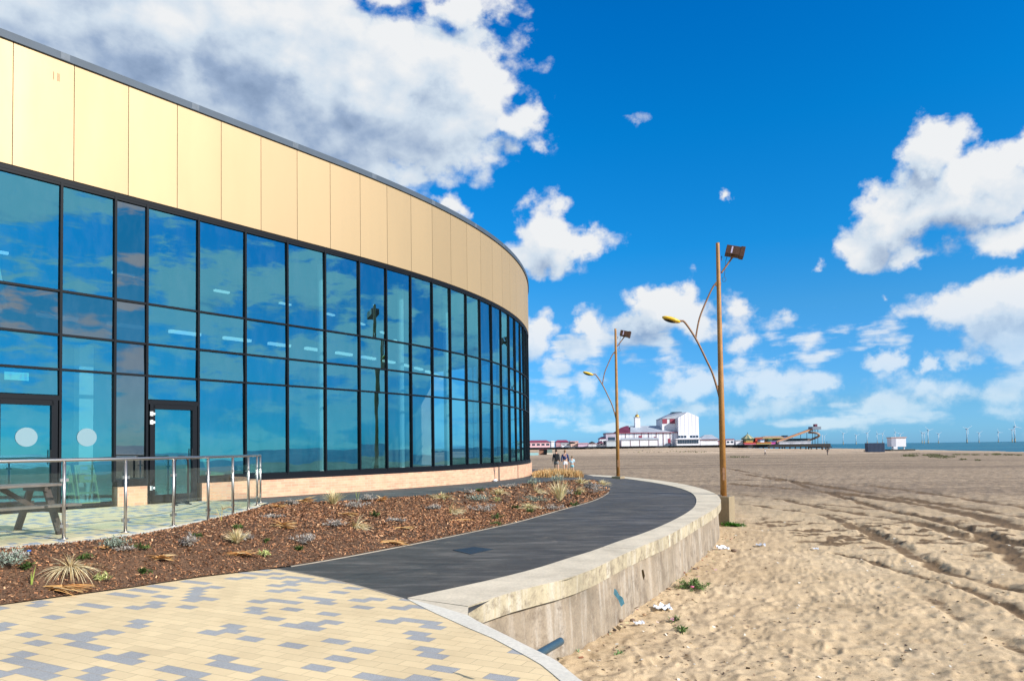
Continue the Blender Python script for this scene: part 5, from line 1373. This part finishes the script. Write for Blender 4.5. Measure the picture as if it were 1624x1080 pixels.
def prism(mb, prof, y0, y1):      # profile in x,z extruded along y
    n = len(prof); mb.poly([(x, y0, z) for x, z in prof]); mb.poly([(x, y1, z) for x, z in reversed(prof)])
    for i in range(n):
        a, b = prof[i-1], prof[i]; mb.poly([(a[0], y0, a[1]), (a[0], y1, a[1]), (b[0], y1, b[1]), (b[0], y0, b[1])])
# pier deck
xl, xr_ = -70, W(1300, 705).x; org = Vector((60, PY, DECKZ-.6))
pier = thing('pier', 'long dark timber pier on piles across the beach', 'pier', org)
mb = MB(); mb.box(((xl+xr_)/2-org.x, 6, -.2), (xr_-xl, 36, 1.5)); mb.build('deck', MT['pdark'], pier)
pl = MB(); pl.box((0, 0, -1.9), (.45, .45, 3.4)); pm = pl.mesh('pile'); pm.materials.append(MT['pdark'])
for x in np.arange(8, xr_-.5, 2.6):
    for y in (-11.5, ): obj('pile', pm, None, pier, (x-org.x, y, 0))
for x in np.arange(10, xr_-.5, 6.8): obj('pile', pm, None, pier, (x-org.x, 8, 0))
x2 = W(1318, 705).x; z2 = W(1310, 707.5).z
mb = MB(); mb.box(((xr_+x2)/2-org.x, 6, z2-org.z-.4), (x2-xr_, 14, .5)); mb.build('landing_stage', MT['pdark'], pier)
for x in np.arange(xr_+1, x2, 1.6): o = obj('pile', pm, None, pier, (x-org.x, -.8, -.5))
# rails along the deck
mb = MB(); mb.box(((0+xr_)/2-org.x, -11.8, 1.5), (xr_, .06, .08)); mb.build('deck_rail', MT['win'], pier)
FY = PY-9
# long hall
def xz(px, py, Y=FY): q = at(px, py, Y); return q.x, q.z
X0, Z1 = xz(979, 686.5); X1, _ = xz(1076, 686); zb = DECKZ
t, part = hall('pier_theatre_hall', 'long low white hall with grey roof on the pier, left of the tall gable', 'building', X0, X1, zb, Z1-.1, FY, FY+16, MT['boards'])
rz_ = xz(1020, 674.5)[1]
xa, xb = xz(1004, 675)[0], xz(1052, 675)[0]
mb = MB(); mb.poly([(X0+6.3, FY-.6, Z1), (X1, FY-.6, Z1), (X1, FY+8, rz_), (xa, FY+8, rz_)]); mb.poly([(X1, FY+16.6, Z1), (X0+6.3, FY+16.6, Z1), (xa, FY+8, rz_), (X1, FY+8, rz_)]); part('roof', mb, MT['slate'])
xg, zg = xz(983, 685.8)
mb = MB(); mb.poly([(X0-.2, FY-.7, Z1-.05), (X0+6.4, FY-.7, Z1-.05), (X0+7.0, FY+8, rz_+.1), (X0+5.6, FY+7, rz_+.1), (X0+2.2, FY+3, rz_-.9)]); mb.poly([(X0-.2, FY-.7, Z1-.05), (X0+2.2, FY+3, rz_-.9), (X0+5.6, FY+7, rz_+.1), (X0+7, FY+8, rz_+.1), (X0+6.4, FY+16.6, Z1), (X0-.2, FY+16.6, Z1)]); part('gable_roof', mb, MT['maroon'])
mb = MB(); quadbox(mb, X0, X1, FY-.75, FY-.6, Z1-.25, Z1+.05); part('fascia', mb, MT['crimson'])
for px in (992, 1006, 1018, 1029, 1041, 1052, 1063):
    mb = MB(); x = xz(px, 700)[0]; quadbox(mb, x-.13, x+.13, FY-.12, FY+.0, zb, Z1-.25); part('trim_post', mb, MT['maroon'])
for px, py, w_, h_ in ((1015.5, 692.5, 1.5, 1.1), (1061.5, 699, 1.3, 2.2), (1038.5, 693.5, .8, .5)):
    mb = MB(); x, z = xz(px, py); quadbox(mb, x-w_/2, x+w_/2, FY-.16, FY, z-h_/2, z+h_/2); part('door' if h_ > 2 else 'window', mb, MT['crimson'])
# lean-to in front
X0b, zt = xz(983, 697.3); X1b, _ = xz(1041, 697)
t, part = hall('pier_arcade', 'low white shuttered lean-to in front of the long hall', 'building', X0b, X1b, zb, zt, FY-4, FY-.8, MT['pierwhite'])
mb = MB(); mb.poly([(X0b-.3, FY-4.4, zt), (X1b+.3, FY-4.4, zt), (X1b+.3, FY-.9, zt+.8), (X0b-.3, FY-.9, zt+.8)]); mb.poly([(X0b-.3, FY-4.4, zt-.2), (X1b+.3, FY-4.4, zt-.2), (X1b+.3, FY-4.4, zt), (X0b-.3, FY-4.4, zt)]); part('roof', mb, MT['slate'])
for k in range(5):
    mb = MB(); x = X0b+(X1b-X0b)*k/4; quadbox(mb, x-.1, x+.1, FY-4.12, FY-4, zb, zt); part('trim_post', mb, MT['maroon'])
# turret with dome
xt0, zt0 = xz(1007.2, 674.5, FY+6); xt1, zt1 = xz(1015.3, 662, FY+6)
t, part = hall('dome_turret', 'small white turret with a gilded dome rising above the long hall', 'turret', xt0, xt1, zt0-3, zt1, FY+6, FY+6+(xt1-xt0), MT['pierwhite'])
mb = MB(); xc = (xt0+xt1)/2; quadbox(mb, xt0-.25, xt1+.25, FY+5.8, FY+6.2+(xt1-xt0), zt1, zt1+.25); part('cornice', mb, MT['slate'])
mb = MB(); mb.ell((xc, FY+6+(xt1-xt0)/2, zt1+.35), (1.15, 1.15, 1.35), 16, 10); dm = part('dome', mb, MT['dome'], None, True)
mb = MB(); mb.tube([(xc, FY+7.3, zt1+1.5), (xc, FY+7.3, xz(1010.5, 652.5, FY+6)[1])], .09, 6); part('finial', mb, MT['dome'])
# fly tower
xs0 = xz(1048.5, 664.5, FY+4)[0]; xf0, ze = xz(1075.5, 662.2, FY-2); xf1, ze2 = xz(1108, 660.4, FY-2); xap, zap = xz(1090.5, 653.2, FY-2); zbt = xz(1090, 697, FY-2)[1]
t, part = hall('theatre_fly_tower', 'tall white boarded theatre tower with a pitched gable on the pier', 'building', xf0, xf1, zb, ze, FY-2, FY+14, None)
mb = MB(); prism(mb, [(xf0, zb), (xf1, zb), (xf1, (ze+ze2)/2), (xap, zap), (xf0, ze)], FY-2, FY+2); part('gable_front', mb, MT['boards'])
ztop = xz(1055, 664.3, FY+4)[1]
mb = MB(); quadbox(mb, xs0, xf0, FY+2.1, FY+16, zb, ztop); part('side_wall', mb, MT['pierwhite'])
xm0, xm1 = xz(1052, 665, FY+2)[0], xz(1057, 665, FY+2)[0]
for a, b in ((1050.5, 1058), (1062.5, 1070.5)):
    x0_, zt_ = xz(a, 663.8, FY+2); x1_, zb_ = xz(b, 671.5, FY+2); mb = MB(); quadbox(mb, x0_, x1_, FY+1.9, FY+2.1, zb_, zt_); part('window', mb, MT['crimson'])
mb = MB(); xr0, zr0 = xz(1065, 655.0, FY+6)
mb.poly([(xs0-.3, FY+1.8, ztop), (xf0, FY+1.8, ztop), (xap, FY+2.0, zap+.1), (xr0, FY+9, zr0)]); mb.poly([(xs0-.3, FY+1.8, ztop), (xr0, FY+9, zr0), (xs0-.3, FY+16, ztop)]); mb.poly([(xr0, FY+9, zr0), (xap, FY+2, zap+.1), (xf1, FY+2, ze2), (xf1, FY+16, ze2)]); mb.poly([(xs0-.3, FY+16, ztop), (xr0, FY+9, zr0), (xf1, FY+16, ze2)]); part('roof', mb, MT['slate'])
mb = MB(); xa_, za_ = xz(1066, 656, FY+5); xb_, zb2 = xz(1084, 650.8, FY+5); quadbox(mb, xa_, xb_-.6, FY+6, FY+9, za_-1.4, za_+.9); part('roof_vent', mb, MT['win'])
mb = MB(); x0_, z1_ = xz(1075, 690.8, FY-2); x1_, z0_ = xz(1108, 693.8, FY-2)
for k in range(7):
    if k == 3: continue
    a = x0_+(x1_-x0_)*k/7+.15; quadbox(mb, a, a+1.15, FY-2.12, FY-2, z0_, z1_)
part('window_row', mb, MT['win'])
mb = MB(); x0_, z1_ = xz(1071, 695.5, FY-5); x1_, _ = xz(1111, 695.5, FY-5); quadbox(mb, x0_, x1_, FY-6, FY-2.1, z1_-.4, z1_); part('canopy', mb, MT['pierwhite'])
mb = MB(); quadbox(mb, x0_+.5, x1_-.4, FY-5.5, FY-2.2, zb, z1_-.4); part('foyer', mb, MT['pierwhite'])
mb = MB()
for k in range(9): a = x0_+1+(x1_-x0_-2)*k/9; quadbox(mb, a, a+.95, FY-5.62, FY-5.5, zb+.9, z1_-.7)
part('window_row', mb, MT['win'])
# right pavilion
def shop(x0p, x1p, ztp, lab, wallm, roofm, apex=None, y0=FY-4, dep=9, winrow=None, cat='building', nm='pier_building', fascia=None, base=707.0):
    x0, z1 = xz(x0p, ztp, y0); x1, _ = xz(x1p, ztp, y0)
    t, part = hall(nm, lab, cat, x0, x1, DECKZ, z1, y0, y0+dep, wallm, 'buildings on the pier')
    if apex:
        xa, za = xz(apex[0], apex[1], y0+dep/2); xc_, _ = xz(apex[2], apex[1], y0+dep/2); mb = MB(); o_ = .4
        a, b, c, d = (x0-o_, y0-o_, z1), (x1+o_, y0-o_, z1), (x1+o_, y0+dep+o_, z1), (x0-o_, y0+dep+o_, z1); e, f = (xa, y0+dep/2, za), (xc_, y0+dep/2, za)
        mb.poly([a, b, f, e]); mb.poly([b, c, f]); mb.poly([c, d, e, f]); mb.poly([d, a, e]); part('roof', mb, roofm)
    else:
        mb = MB(); quadbox(mb, x0-.2, x1+.2, y0-.3, y0+dep+.2, z1, z1+.35); part('roof', mb, roofm)
    if fascia is not None: mb = MB(); quadbox(mb, x0-.25, x1+.25, y0-.55, y0-.42, z1-.35, z1+.05); part('fascia', mb, fascia)
    if winrow:
        mb = MB(); n = winrow
        for k in range(n): a = x0+(x1-x0)*(k+.18)/n; quadbox(mb, a, a+(x1-x0)/n*.64, y0-.08, y0, DECKZ+.9, DECKZ+(z1-DECKZ)*.72)
        part('window_row', mb, MT['win'])
    return t
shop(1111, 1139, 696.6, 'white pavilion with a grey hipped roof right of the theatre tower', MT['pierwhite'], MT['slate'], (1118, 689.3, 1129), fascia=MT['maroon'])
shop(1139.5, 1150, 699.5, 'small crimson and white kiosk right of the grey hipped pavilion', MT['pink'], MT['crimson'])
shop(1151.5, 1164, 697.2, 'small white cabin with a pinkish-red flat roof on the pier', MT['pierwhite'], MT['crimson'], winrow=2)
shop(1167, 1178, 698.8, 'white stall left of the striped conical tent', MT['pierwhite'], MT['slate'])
# striped tent
xt, zt_ = xz(1185.5, 687.8, FY+2); xe0, zee = xz(1173.5, 696, FY+2); xe1, _ = xz(1195.5, 696, FY+2); r_ = (xe1-xe0)/2
tt = thing('striped_tent', 'conical yellow and green striped tent roof on the pier', 'tent', (xt, FY+2, DECKZ))
A_ = MB(); B_ = MB(); n = 16
for k in range(n):
    a0, a1 = 2*math.pi*k/n, 2*math.pi*(k+1)/n; (A_ if k % 2 else B_).poly([(r_*math.cos(a0), r_*math.sin(a0), zee-DECKZ), (r_*math.cos(a1), r_*math.sin(a1), zee-DECKZ), (0, 0, zt_-DECKZ)])
A_.build('canopy', mat('tent_green', (.12, .17, .12), .7), tt); B_.build('canopy', mat('tent_straw', (.42, .38, .22), .7), tt)
mb = MB(); mb.tube([(0, 0, 0), (0, 0, zt_-DECKZ+.7)], .12, 6); mb.build('mast', MT['pdark'], tt)
mb = MB(); mb.tube([(0, 0, 0), (0, 0, zee-DECKZ-.05)], r_*.86, 16); mb.build('drum', MT['pdark'], tt)
shop(1183, 1194, 698.2, 'bright yellow fairground stall under the striped tent', MT['tyellow'], MT['tgreen'], y0=FY-7, dep=5)
shop(1181, 1199, 702.8, 'low red and pink stall front along the pier edge', mat('stall_rose', (.55, .12, .18), .6), MT['tred'], y0=FY-9, dep=1.6)
shop(1199.5, 1223, 702.6, 'long low yellow stall front along the pier edge', MT['tyellow'], MT['torange'], y0=FY-9, dep=1.6)
shop(1198, 1209, 694.8, 'orange-red curved ride roof in the middle of the fair', MT['tred'], MT['torange'], (1200, 693.2, 1207), y0=FY, dep=10)
shop(1209.5, 1243, 694.6, 'long ride building with a faded pink and yellow awning', MT['pdark'], mat('awning', (.36, .24, .17), .7, 0, 1, .4), (1212, 691.6, 1238), y0=FY+1, dep=10, fascia=MT['tyellow'])
shop(1206, 1212, 697.6, 'small pale blue kiosk in front of the awning ride', mat('pale_blue_board', (.45, .55, .70), .6), MT['tblue'], y0=FY-5, dep=4)
shop(1219, 1224, 697.2, 'small green booth in front of the awning ride', MT['tgreen'], MT['tgreen'], y0=FY-5, dep=4)
shop(1222, 1230, 700.6, 'small magenta booth left of the slide foot', mat('magenta_board', (.42, .05, .28), .6), MT['tblue'], y0=FY-8, dep=3)
shop(1249, 1284, 696.6, 'long dark flat-roofed shed under the sloping track', MT['win'], MT['pdark'], y0=FY+2, dep=9, winrow=None)
shop(1236, 1286, 701, 'low grey-white barrier along the seaward end of the pier', mat('grey_board', (.42, .44, .52), .7, 0, .6, .3), MT['slate'], y0=FY-9, dep=1.5)
shop(1243.5, 1249, 691.6, 'small dark lookout box above the awning ride', MT['tblue'], MT['pdark'], y0=FY+4, dep=3)
# water slide / log flume
f0 = Vector(xz(1231, 701)); f1 = Vector(xz(1292, 679)); fo = Vector((f0.x, FY-3, DECKZ))
fl = thing('ride_track', 'sloping ride track climbing right to a high platform with a curled slide', 'fairground ride', fo)
def fp(px, py, y=0.): x, z = xz(px, py, FY-3); return Vector((x-fo.x, y, z-fo.z))
mb = MB(); mb.beam(fp(1231, 701), fp(1292, 679), 2.2, 1.0); mb.build('track', MT['flume'], fl)
mb = MB(); mb.beam(fp(1231, 700.2, -1.15), fp(1292, 678.2, -1.15), .1, .35); mb.build('track_edge', MT['torange'], fl)
mb = MB(); quadbox(mb, fp(1286, 680).x, fp(1299.5, 680).x, -2, 3, fp(1292, 681).z, fp(1292, 676.6).z); mb.build('platform', mat('platform_grey', (.16, .20, .26), .7), fl)
mb = MB(); quadbox(mb, fp(1291, 676).x, fp(1295, 676).x, -1, 1, fp(1293, 676.5).z, fp(1293, 672.5).z); mb.build('cabin', MT['maroon'], fl)
for px in (1289, 1293, 1297.5): mb = MB(); mb.tube([fp(px, 681, .3), fp(px, 704, .3)], .13, 6); mb.build('support', MT['win'], fl)
for px, py in ((1245, 697), (1257, 693), (1270, 688.5), (1280, 685)): mb = MB(); mb.tube([fp(px, py, .3), fp(px, 704, .3)], .12, 6); mb.build('support', MT['win'], fl)
sl = [fp(1284, 685.5, 1), fp(1290, 686.3, -1.5), fp(1295.5, 688.5, -2), fp(1297, 691.5, -1), fp(1293, 694.8, 1), fp(1285, 698.2, 2), fp(1277, 700.6, 1)]
P = []; 
for i in range(len(sl)-1):
    a = sl[max(i-1, 0)]; b = sl[i]; c = sl[i+1]; d = sl[min(i+2, len(sl)-1)]
    for k in range(6): s = k/6; P.append(.5*((2*b)+(c-a)*s+(2*a-5*b+4*c-d)*s*s+(3*b-a-3*c+d)*s**3))
mb = MB(); mb.tube(P+[sl[-1]], .55, 10); mb.build('curled_slide', MT['flume'], fl, True)
# masts on the pier end
for px, t_, lab in ((1304.5, 689, 'thin white mast beyond the ride platform'), (1311.5, 700, 'short post on the landing stage near the distant person')):
    q0 = at(px, 706.5, PY); q1 = at(px, t_, PY); mb = MB(); mb.tube([(0, 0, 0), (0, 0, q1.z-q0.z)], .09, 6); mb.tube([(-.3, 0, (q1.z-q0.z)*.8), (.3, 0, (q1.z-q0.z)*.8)], .05, 5)
    tag(mb.build('mast', MT['pierwhite'] if px < 1310 else MT['pdark'], None, False, q0), lab, 'mast')
# left, landward part of the pier
shop(961, 978.5, 687.6, 'stepped porch block with maroon trim at the left end of the long hall', mat('porch_lilac', (.40, .36, .44), .7, 0, .5, .2), MT['maroon'], y0=FY-3, dep=10, winrow=1)
shop(951, 961, 695.5, 'small gabled entrance with white arches left of the porch block', MT['pierwhite'], MT['maroon'], (954, 692.5, 957), y0=FY-3, dep=6, winrow=2)
shop(962, 979, 699.5, 'low pale terrace in front of the porch block', mat('terrace_grey', (.40, .45, .50), .7), MT['slate'], y0=FY-6, dep=2.5)
shop(835, 872.5, 701.4, 'pink building with a crimson roof and a row of windows, farthest left on the pier', mat('pink_wall', (.66, .42, .46), .7), MT['crimson'], (842, 698.2, 866), y0=FY-4, dep=10, winrow=5)
shop(874, 879, 700.2, 'narrow white block between the two crimson-roofed pier buildings', MT['pierwhite'], MT['pierwhite'], y0=FY-4, dep=6)
shop(882, 902, 701, 'crimson-roofed building with a pale front, left part of the pier', MT['pink'], MT['crimson'], (884, 697.8, 898), y0=FY, dep=9)
shop(890.5, 904.5, 703.4, 'low white flat front before the crimson-roofed building', MT['pierwhite'], MT['slate'], y0=FY-6, dep=4, winrow=2)
shop(905, 917, 700.4, 'peach and pink arcade building in the left part of the pier', mat('peach_wall', (.66, .45, .38), .7), MT['pink'], y0=FY-2, dep=8)
shop(917, 932, 703.4, 'low lilac and red kiosk row left of the dark parasols', mat('lilac_wall', (.50, .38, .50), .7), MT['pink'], y0=FY-4, dep=5)
shop(933, 951, 703.8, 'low white terrace wall behind the dark parasols', MT['pierwhite'], MT['pink'], y0=FY-2, dep=4)
for px, lab in ((939, 'left of two small dark parasols on the pier'), (952, 'right of two small dark parasols on the pier'), (907.5, 'lone small dark parasol before the peach arcade building')):
    q0 = at(px, 708, FY-7); t = thing('parasol', lab, 'parasol', (q0.x, FY-7, DECKZ)); mb = MB(); mb.tube([(0, 0, 0), (0, 0, 2.3)], .06, 6); mb.build('pole', MT['pdark'], t)
    mb = MB(); mb.tube([(0, 0, 1.5), (0, 0, 1.9), (0, 0, 2.5)], [1.7, 1.6, .1], 10); mb.build('canopy', MT['maroon'] if px > 945 else MT['pdark'], t)
# beach kiosk and cabinet left of the walkers
q = gpt(862, 721, sandz); kx = thing('beach_kiosk', 'small brown beach kiosk with a dark opening left of the walkers', 'kiosk', q, 0); k_ = q.y/FPX
mb = MB(); mb.box((0, 1, 4.4*k_), (13*k_, 2, 8.8*k_)); mb.build('wall', mat('kiosk_brown', (.28, .14, .09), .7), kx)
mb = MB(); mb.box((3.2*k_, -.03, 4.2*k_), (6*k_, .1, 7.4*k_)); mb.build('opening', MT['black'], kx); mb = MB(); mb.box((0, .8, 9.2*k_), (15*k_, 2.8, .8*k_)); mb.build('roof', MT['maroon'], kx)
q = gpt(872, 721, sandz); kx = thing('beach_cabinet', 'grey-green cabinet with pale panels right of the brown kiosk', 'cabinet', q, 0)
mb = MB(); mb.box((0, 1, 4.2*k_), (8*k_, 1.6, 8.4*k_)); mb.build('body', mat('cabinet_green', (.16, .22, .20), .7), kx); mb = MB(); mb.box((0, .1, 1.6*k_), (9*k_, .3, 2.4*k_)); mb.build('panel', mat('cabinet_pale', (.55, .5, .42), .7), kx)
q = gpt(846, 722, sandz); mb = MB(); mb.box((0, 0, 2*k_), (15*k_, .6, 3.6*k_)); tag(mb.build('boat_cover', mat('pale_teal', (.25, .45, .48), .7), None, False, q), 'low pale teal covered boat at the left of the brown kiosk', 'boat')
# container and lifeguard hut by the water
q = gpt(1390, 717, sandz); k_ = q.y/FPX; t = thing('shipping_container', 'dark blue steel container standing on the beach', 'container', q, R(-3))
mb = MB(); mb.box((0, 1.2, 7.4*k_), (26*k_, 2.4, 14.6*k_)); mb.build('body', mat('navy_steel', (.012, .03, .075), .5), t)
for s in range(13): mb = MB(); mb.box(((-12+s*2)*k_, -.03, 7.4*k_), (.7*k_, .08, 13.6*k_)); mb.build('rib', mat('navy_rib', (.02, .045, .10), .5) if s == 0 else bpy.data.materials['navy_rib'], t)
q = gpt(1425, 715.5, sandz); k_ = q.y/FPX; t = thing('lifeguard_hut', 'white raised hut on a dark platform beside the blue container', 'hut', q, R(-4))
mb = MB(); mb.box((0, 1.5, 14.3*k_), (22*k_, 4, 14*k_)); mb.build('wall', MT['pierwhite'], t); mb = MB(); mb.box((-8*k_, -.58, 14.3*k_), (7*k_, .1, 13*k_)); mb.build('shutter', mat('hut_grey', (.30, .32, .40), .6), t)
mb = MB(); mb.box((0, 1.5, 21.8*k_), (24*k_, 4.6, 1.2*k_)); mb.build('roof', mat('hut_roof', (.45, .28, .25), .7), t)
mb = MB(); mb.box((4*k_, 1.5, 2*k_), (38*k_, 6, 2.4*k_)); mb.build('platform', mat('dark_planks', (.05, .05, .045), .8), t)
for s in (-9, 9): mb = MB(); mb.box((s*k_, .2, 5.2*k_), (1.4*k_, .5, 4.8*k_)); mb.build('leg', MT['pierwhite'], t)
mb = MB(); mb.box((-6*k_, -.8, 5.2*k_), (6*k_, .3, 4.4*k_)); mb.build('steps', MT['pierwhite'], t)
# posts on the beach
for px, py, h_, lab in ((1370.5, 717, .9, 'short dark post on the beach left of the blue container'), (1342, 710.5, 1.6, 'small orange marker at the water line')):
    q = gpt(px, py, sandz); mb = MB(); mb.tube([(0, 0, -.2), (0, 0, h_*.9), (0, 0, h_)], [.12, .1, .02], 8); tag(mb.build('marker_post', MT['pdark'] if px > 1360 else MT['torange'], None, False, q), lab, 'post')
# ground-hugging green patches on the beach
mb = MB()
for cx_, cy_, rx_, ry_, n in ((1443, 722.5, 14, 1.6, 260), (1478, 722, 16, 2, 300), (1495, 724.5, 22, 2.2, 420), (1517, 721, 7, 1, 90), (1532, 721, 6, .8, 70), (1547, 721, 7, .8, 80), (1580, 720.5, 8, 1.4, 160), (1600, 721, 10, 1, 120), (1527, 728.5, 6, 1.2, 80), (1551, 729.5, 5, 1.2, 60), (1564, 721, 4, .6, 40), (1616, 721.5, 6, .8, 70), (1172, 724.6, 18, 1.2, 160), (1450, 719.6, 10, .6, 60)):
    for _ in range(n):
        a = rp.uniform(0, 6.283); r_ = math.sqrt(rp.random()); q = gpt(cx_+rx_*r_*math.cos(a), cy_+ry_*r_*math.sin(a), sandz); s_ = .15*q.y/150
        for _k in range(3): blade(mb, q, (rp.gauss(0, .8), rp.gauss(0, .8), 1), s_*rp.uniform(1, 2), s_*.8, .8, jit((.13, .14, .06), .4), 2)
kind(mb.build('beach_vegetation', MT['plant']), 'stuff')
mb = MB()
for _ in range(1500):
    px = rp.choice([rp.uniform(918, 960), rp.uniform(955, 1120), rp.uniform(842, 930)]); q = gpt(px, rp.uniform(711.8, 714.5), sandz)
    if q.y > 330 or q.y < 80: continue
    for _k in range(2): blade(mb, q, (rp.gauss(0, .8), rp.gauss(0, .8), 1), .5, .35, .8, jit((.16, .17, .07), .4), 2)
if mb.f: kind(mb.build('dune_vegetation', MT['plant']), 'stuff')
# ------------------------------------------------------------------ offshore wind farm
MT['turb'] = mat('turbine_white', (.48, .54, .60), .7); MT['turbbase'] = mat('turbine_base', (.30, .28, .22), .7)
TB = [(1307, 260, 302, .7, 'faint small turbine closest to the pier end'), (1337, 240, 318, .9, 'second faint turbine right of the pier end'), (1357.5, 255, 318, .9, 'third faint turbine right of the pier end'),
      (1375, 236, 312, 1, 'pale turbine standing just left of the blue container'), (1391, 243, 306, .8, 'faint turbine above the left part of the blue container'), (1399.5, 240, 306, .8, 'faint turbine above the right edge of the blue container'),
      (1419.7, 232, 300, .8, 'turbine rising behind the white hut, left one'), (1427.5, 246, 300, .8, 'turbine rising behind the white hut, right one'), (1462, 235, 308, .9, 'left turbine of the close trio right of the white hut'),
      (1465.5, 240, 308, .8, 'smallest turbine of the close trio right of the white hut'), (1471.6, 213, 308, 1.1, 'tallest turbine of the close trio right of the white hut'), (1488, 243, 306, .9, 'single small turbine right of the close trio'),
      (1533, 203, 303, 1.25, 'large turbine standing clear in the middle of the wind farm'), (1552.3, 237, 299, .9, 'small turbine right of the large clear one'), (1583, 230, 300, .9, 'medium turbine left of the rightmost pair'),
      (1604.8, 210, 298, 1, 'shorter turbine of the rightmost pair'), (1609, 186, 298, 1.3, 'tallest turbine of all, in the rightmost pair')]
fm = None
for k, (px, hy, by, sc_, lab) in enumerate(TB):
    D = 2600.; q = at(px, 640+hy/5.0123, D); hh = q.z-SZ
    t = thing('wind_turbine', lab, 'wind turbine', (q.x, D, SZ), 0, 'wind turbines out at sea')
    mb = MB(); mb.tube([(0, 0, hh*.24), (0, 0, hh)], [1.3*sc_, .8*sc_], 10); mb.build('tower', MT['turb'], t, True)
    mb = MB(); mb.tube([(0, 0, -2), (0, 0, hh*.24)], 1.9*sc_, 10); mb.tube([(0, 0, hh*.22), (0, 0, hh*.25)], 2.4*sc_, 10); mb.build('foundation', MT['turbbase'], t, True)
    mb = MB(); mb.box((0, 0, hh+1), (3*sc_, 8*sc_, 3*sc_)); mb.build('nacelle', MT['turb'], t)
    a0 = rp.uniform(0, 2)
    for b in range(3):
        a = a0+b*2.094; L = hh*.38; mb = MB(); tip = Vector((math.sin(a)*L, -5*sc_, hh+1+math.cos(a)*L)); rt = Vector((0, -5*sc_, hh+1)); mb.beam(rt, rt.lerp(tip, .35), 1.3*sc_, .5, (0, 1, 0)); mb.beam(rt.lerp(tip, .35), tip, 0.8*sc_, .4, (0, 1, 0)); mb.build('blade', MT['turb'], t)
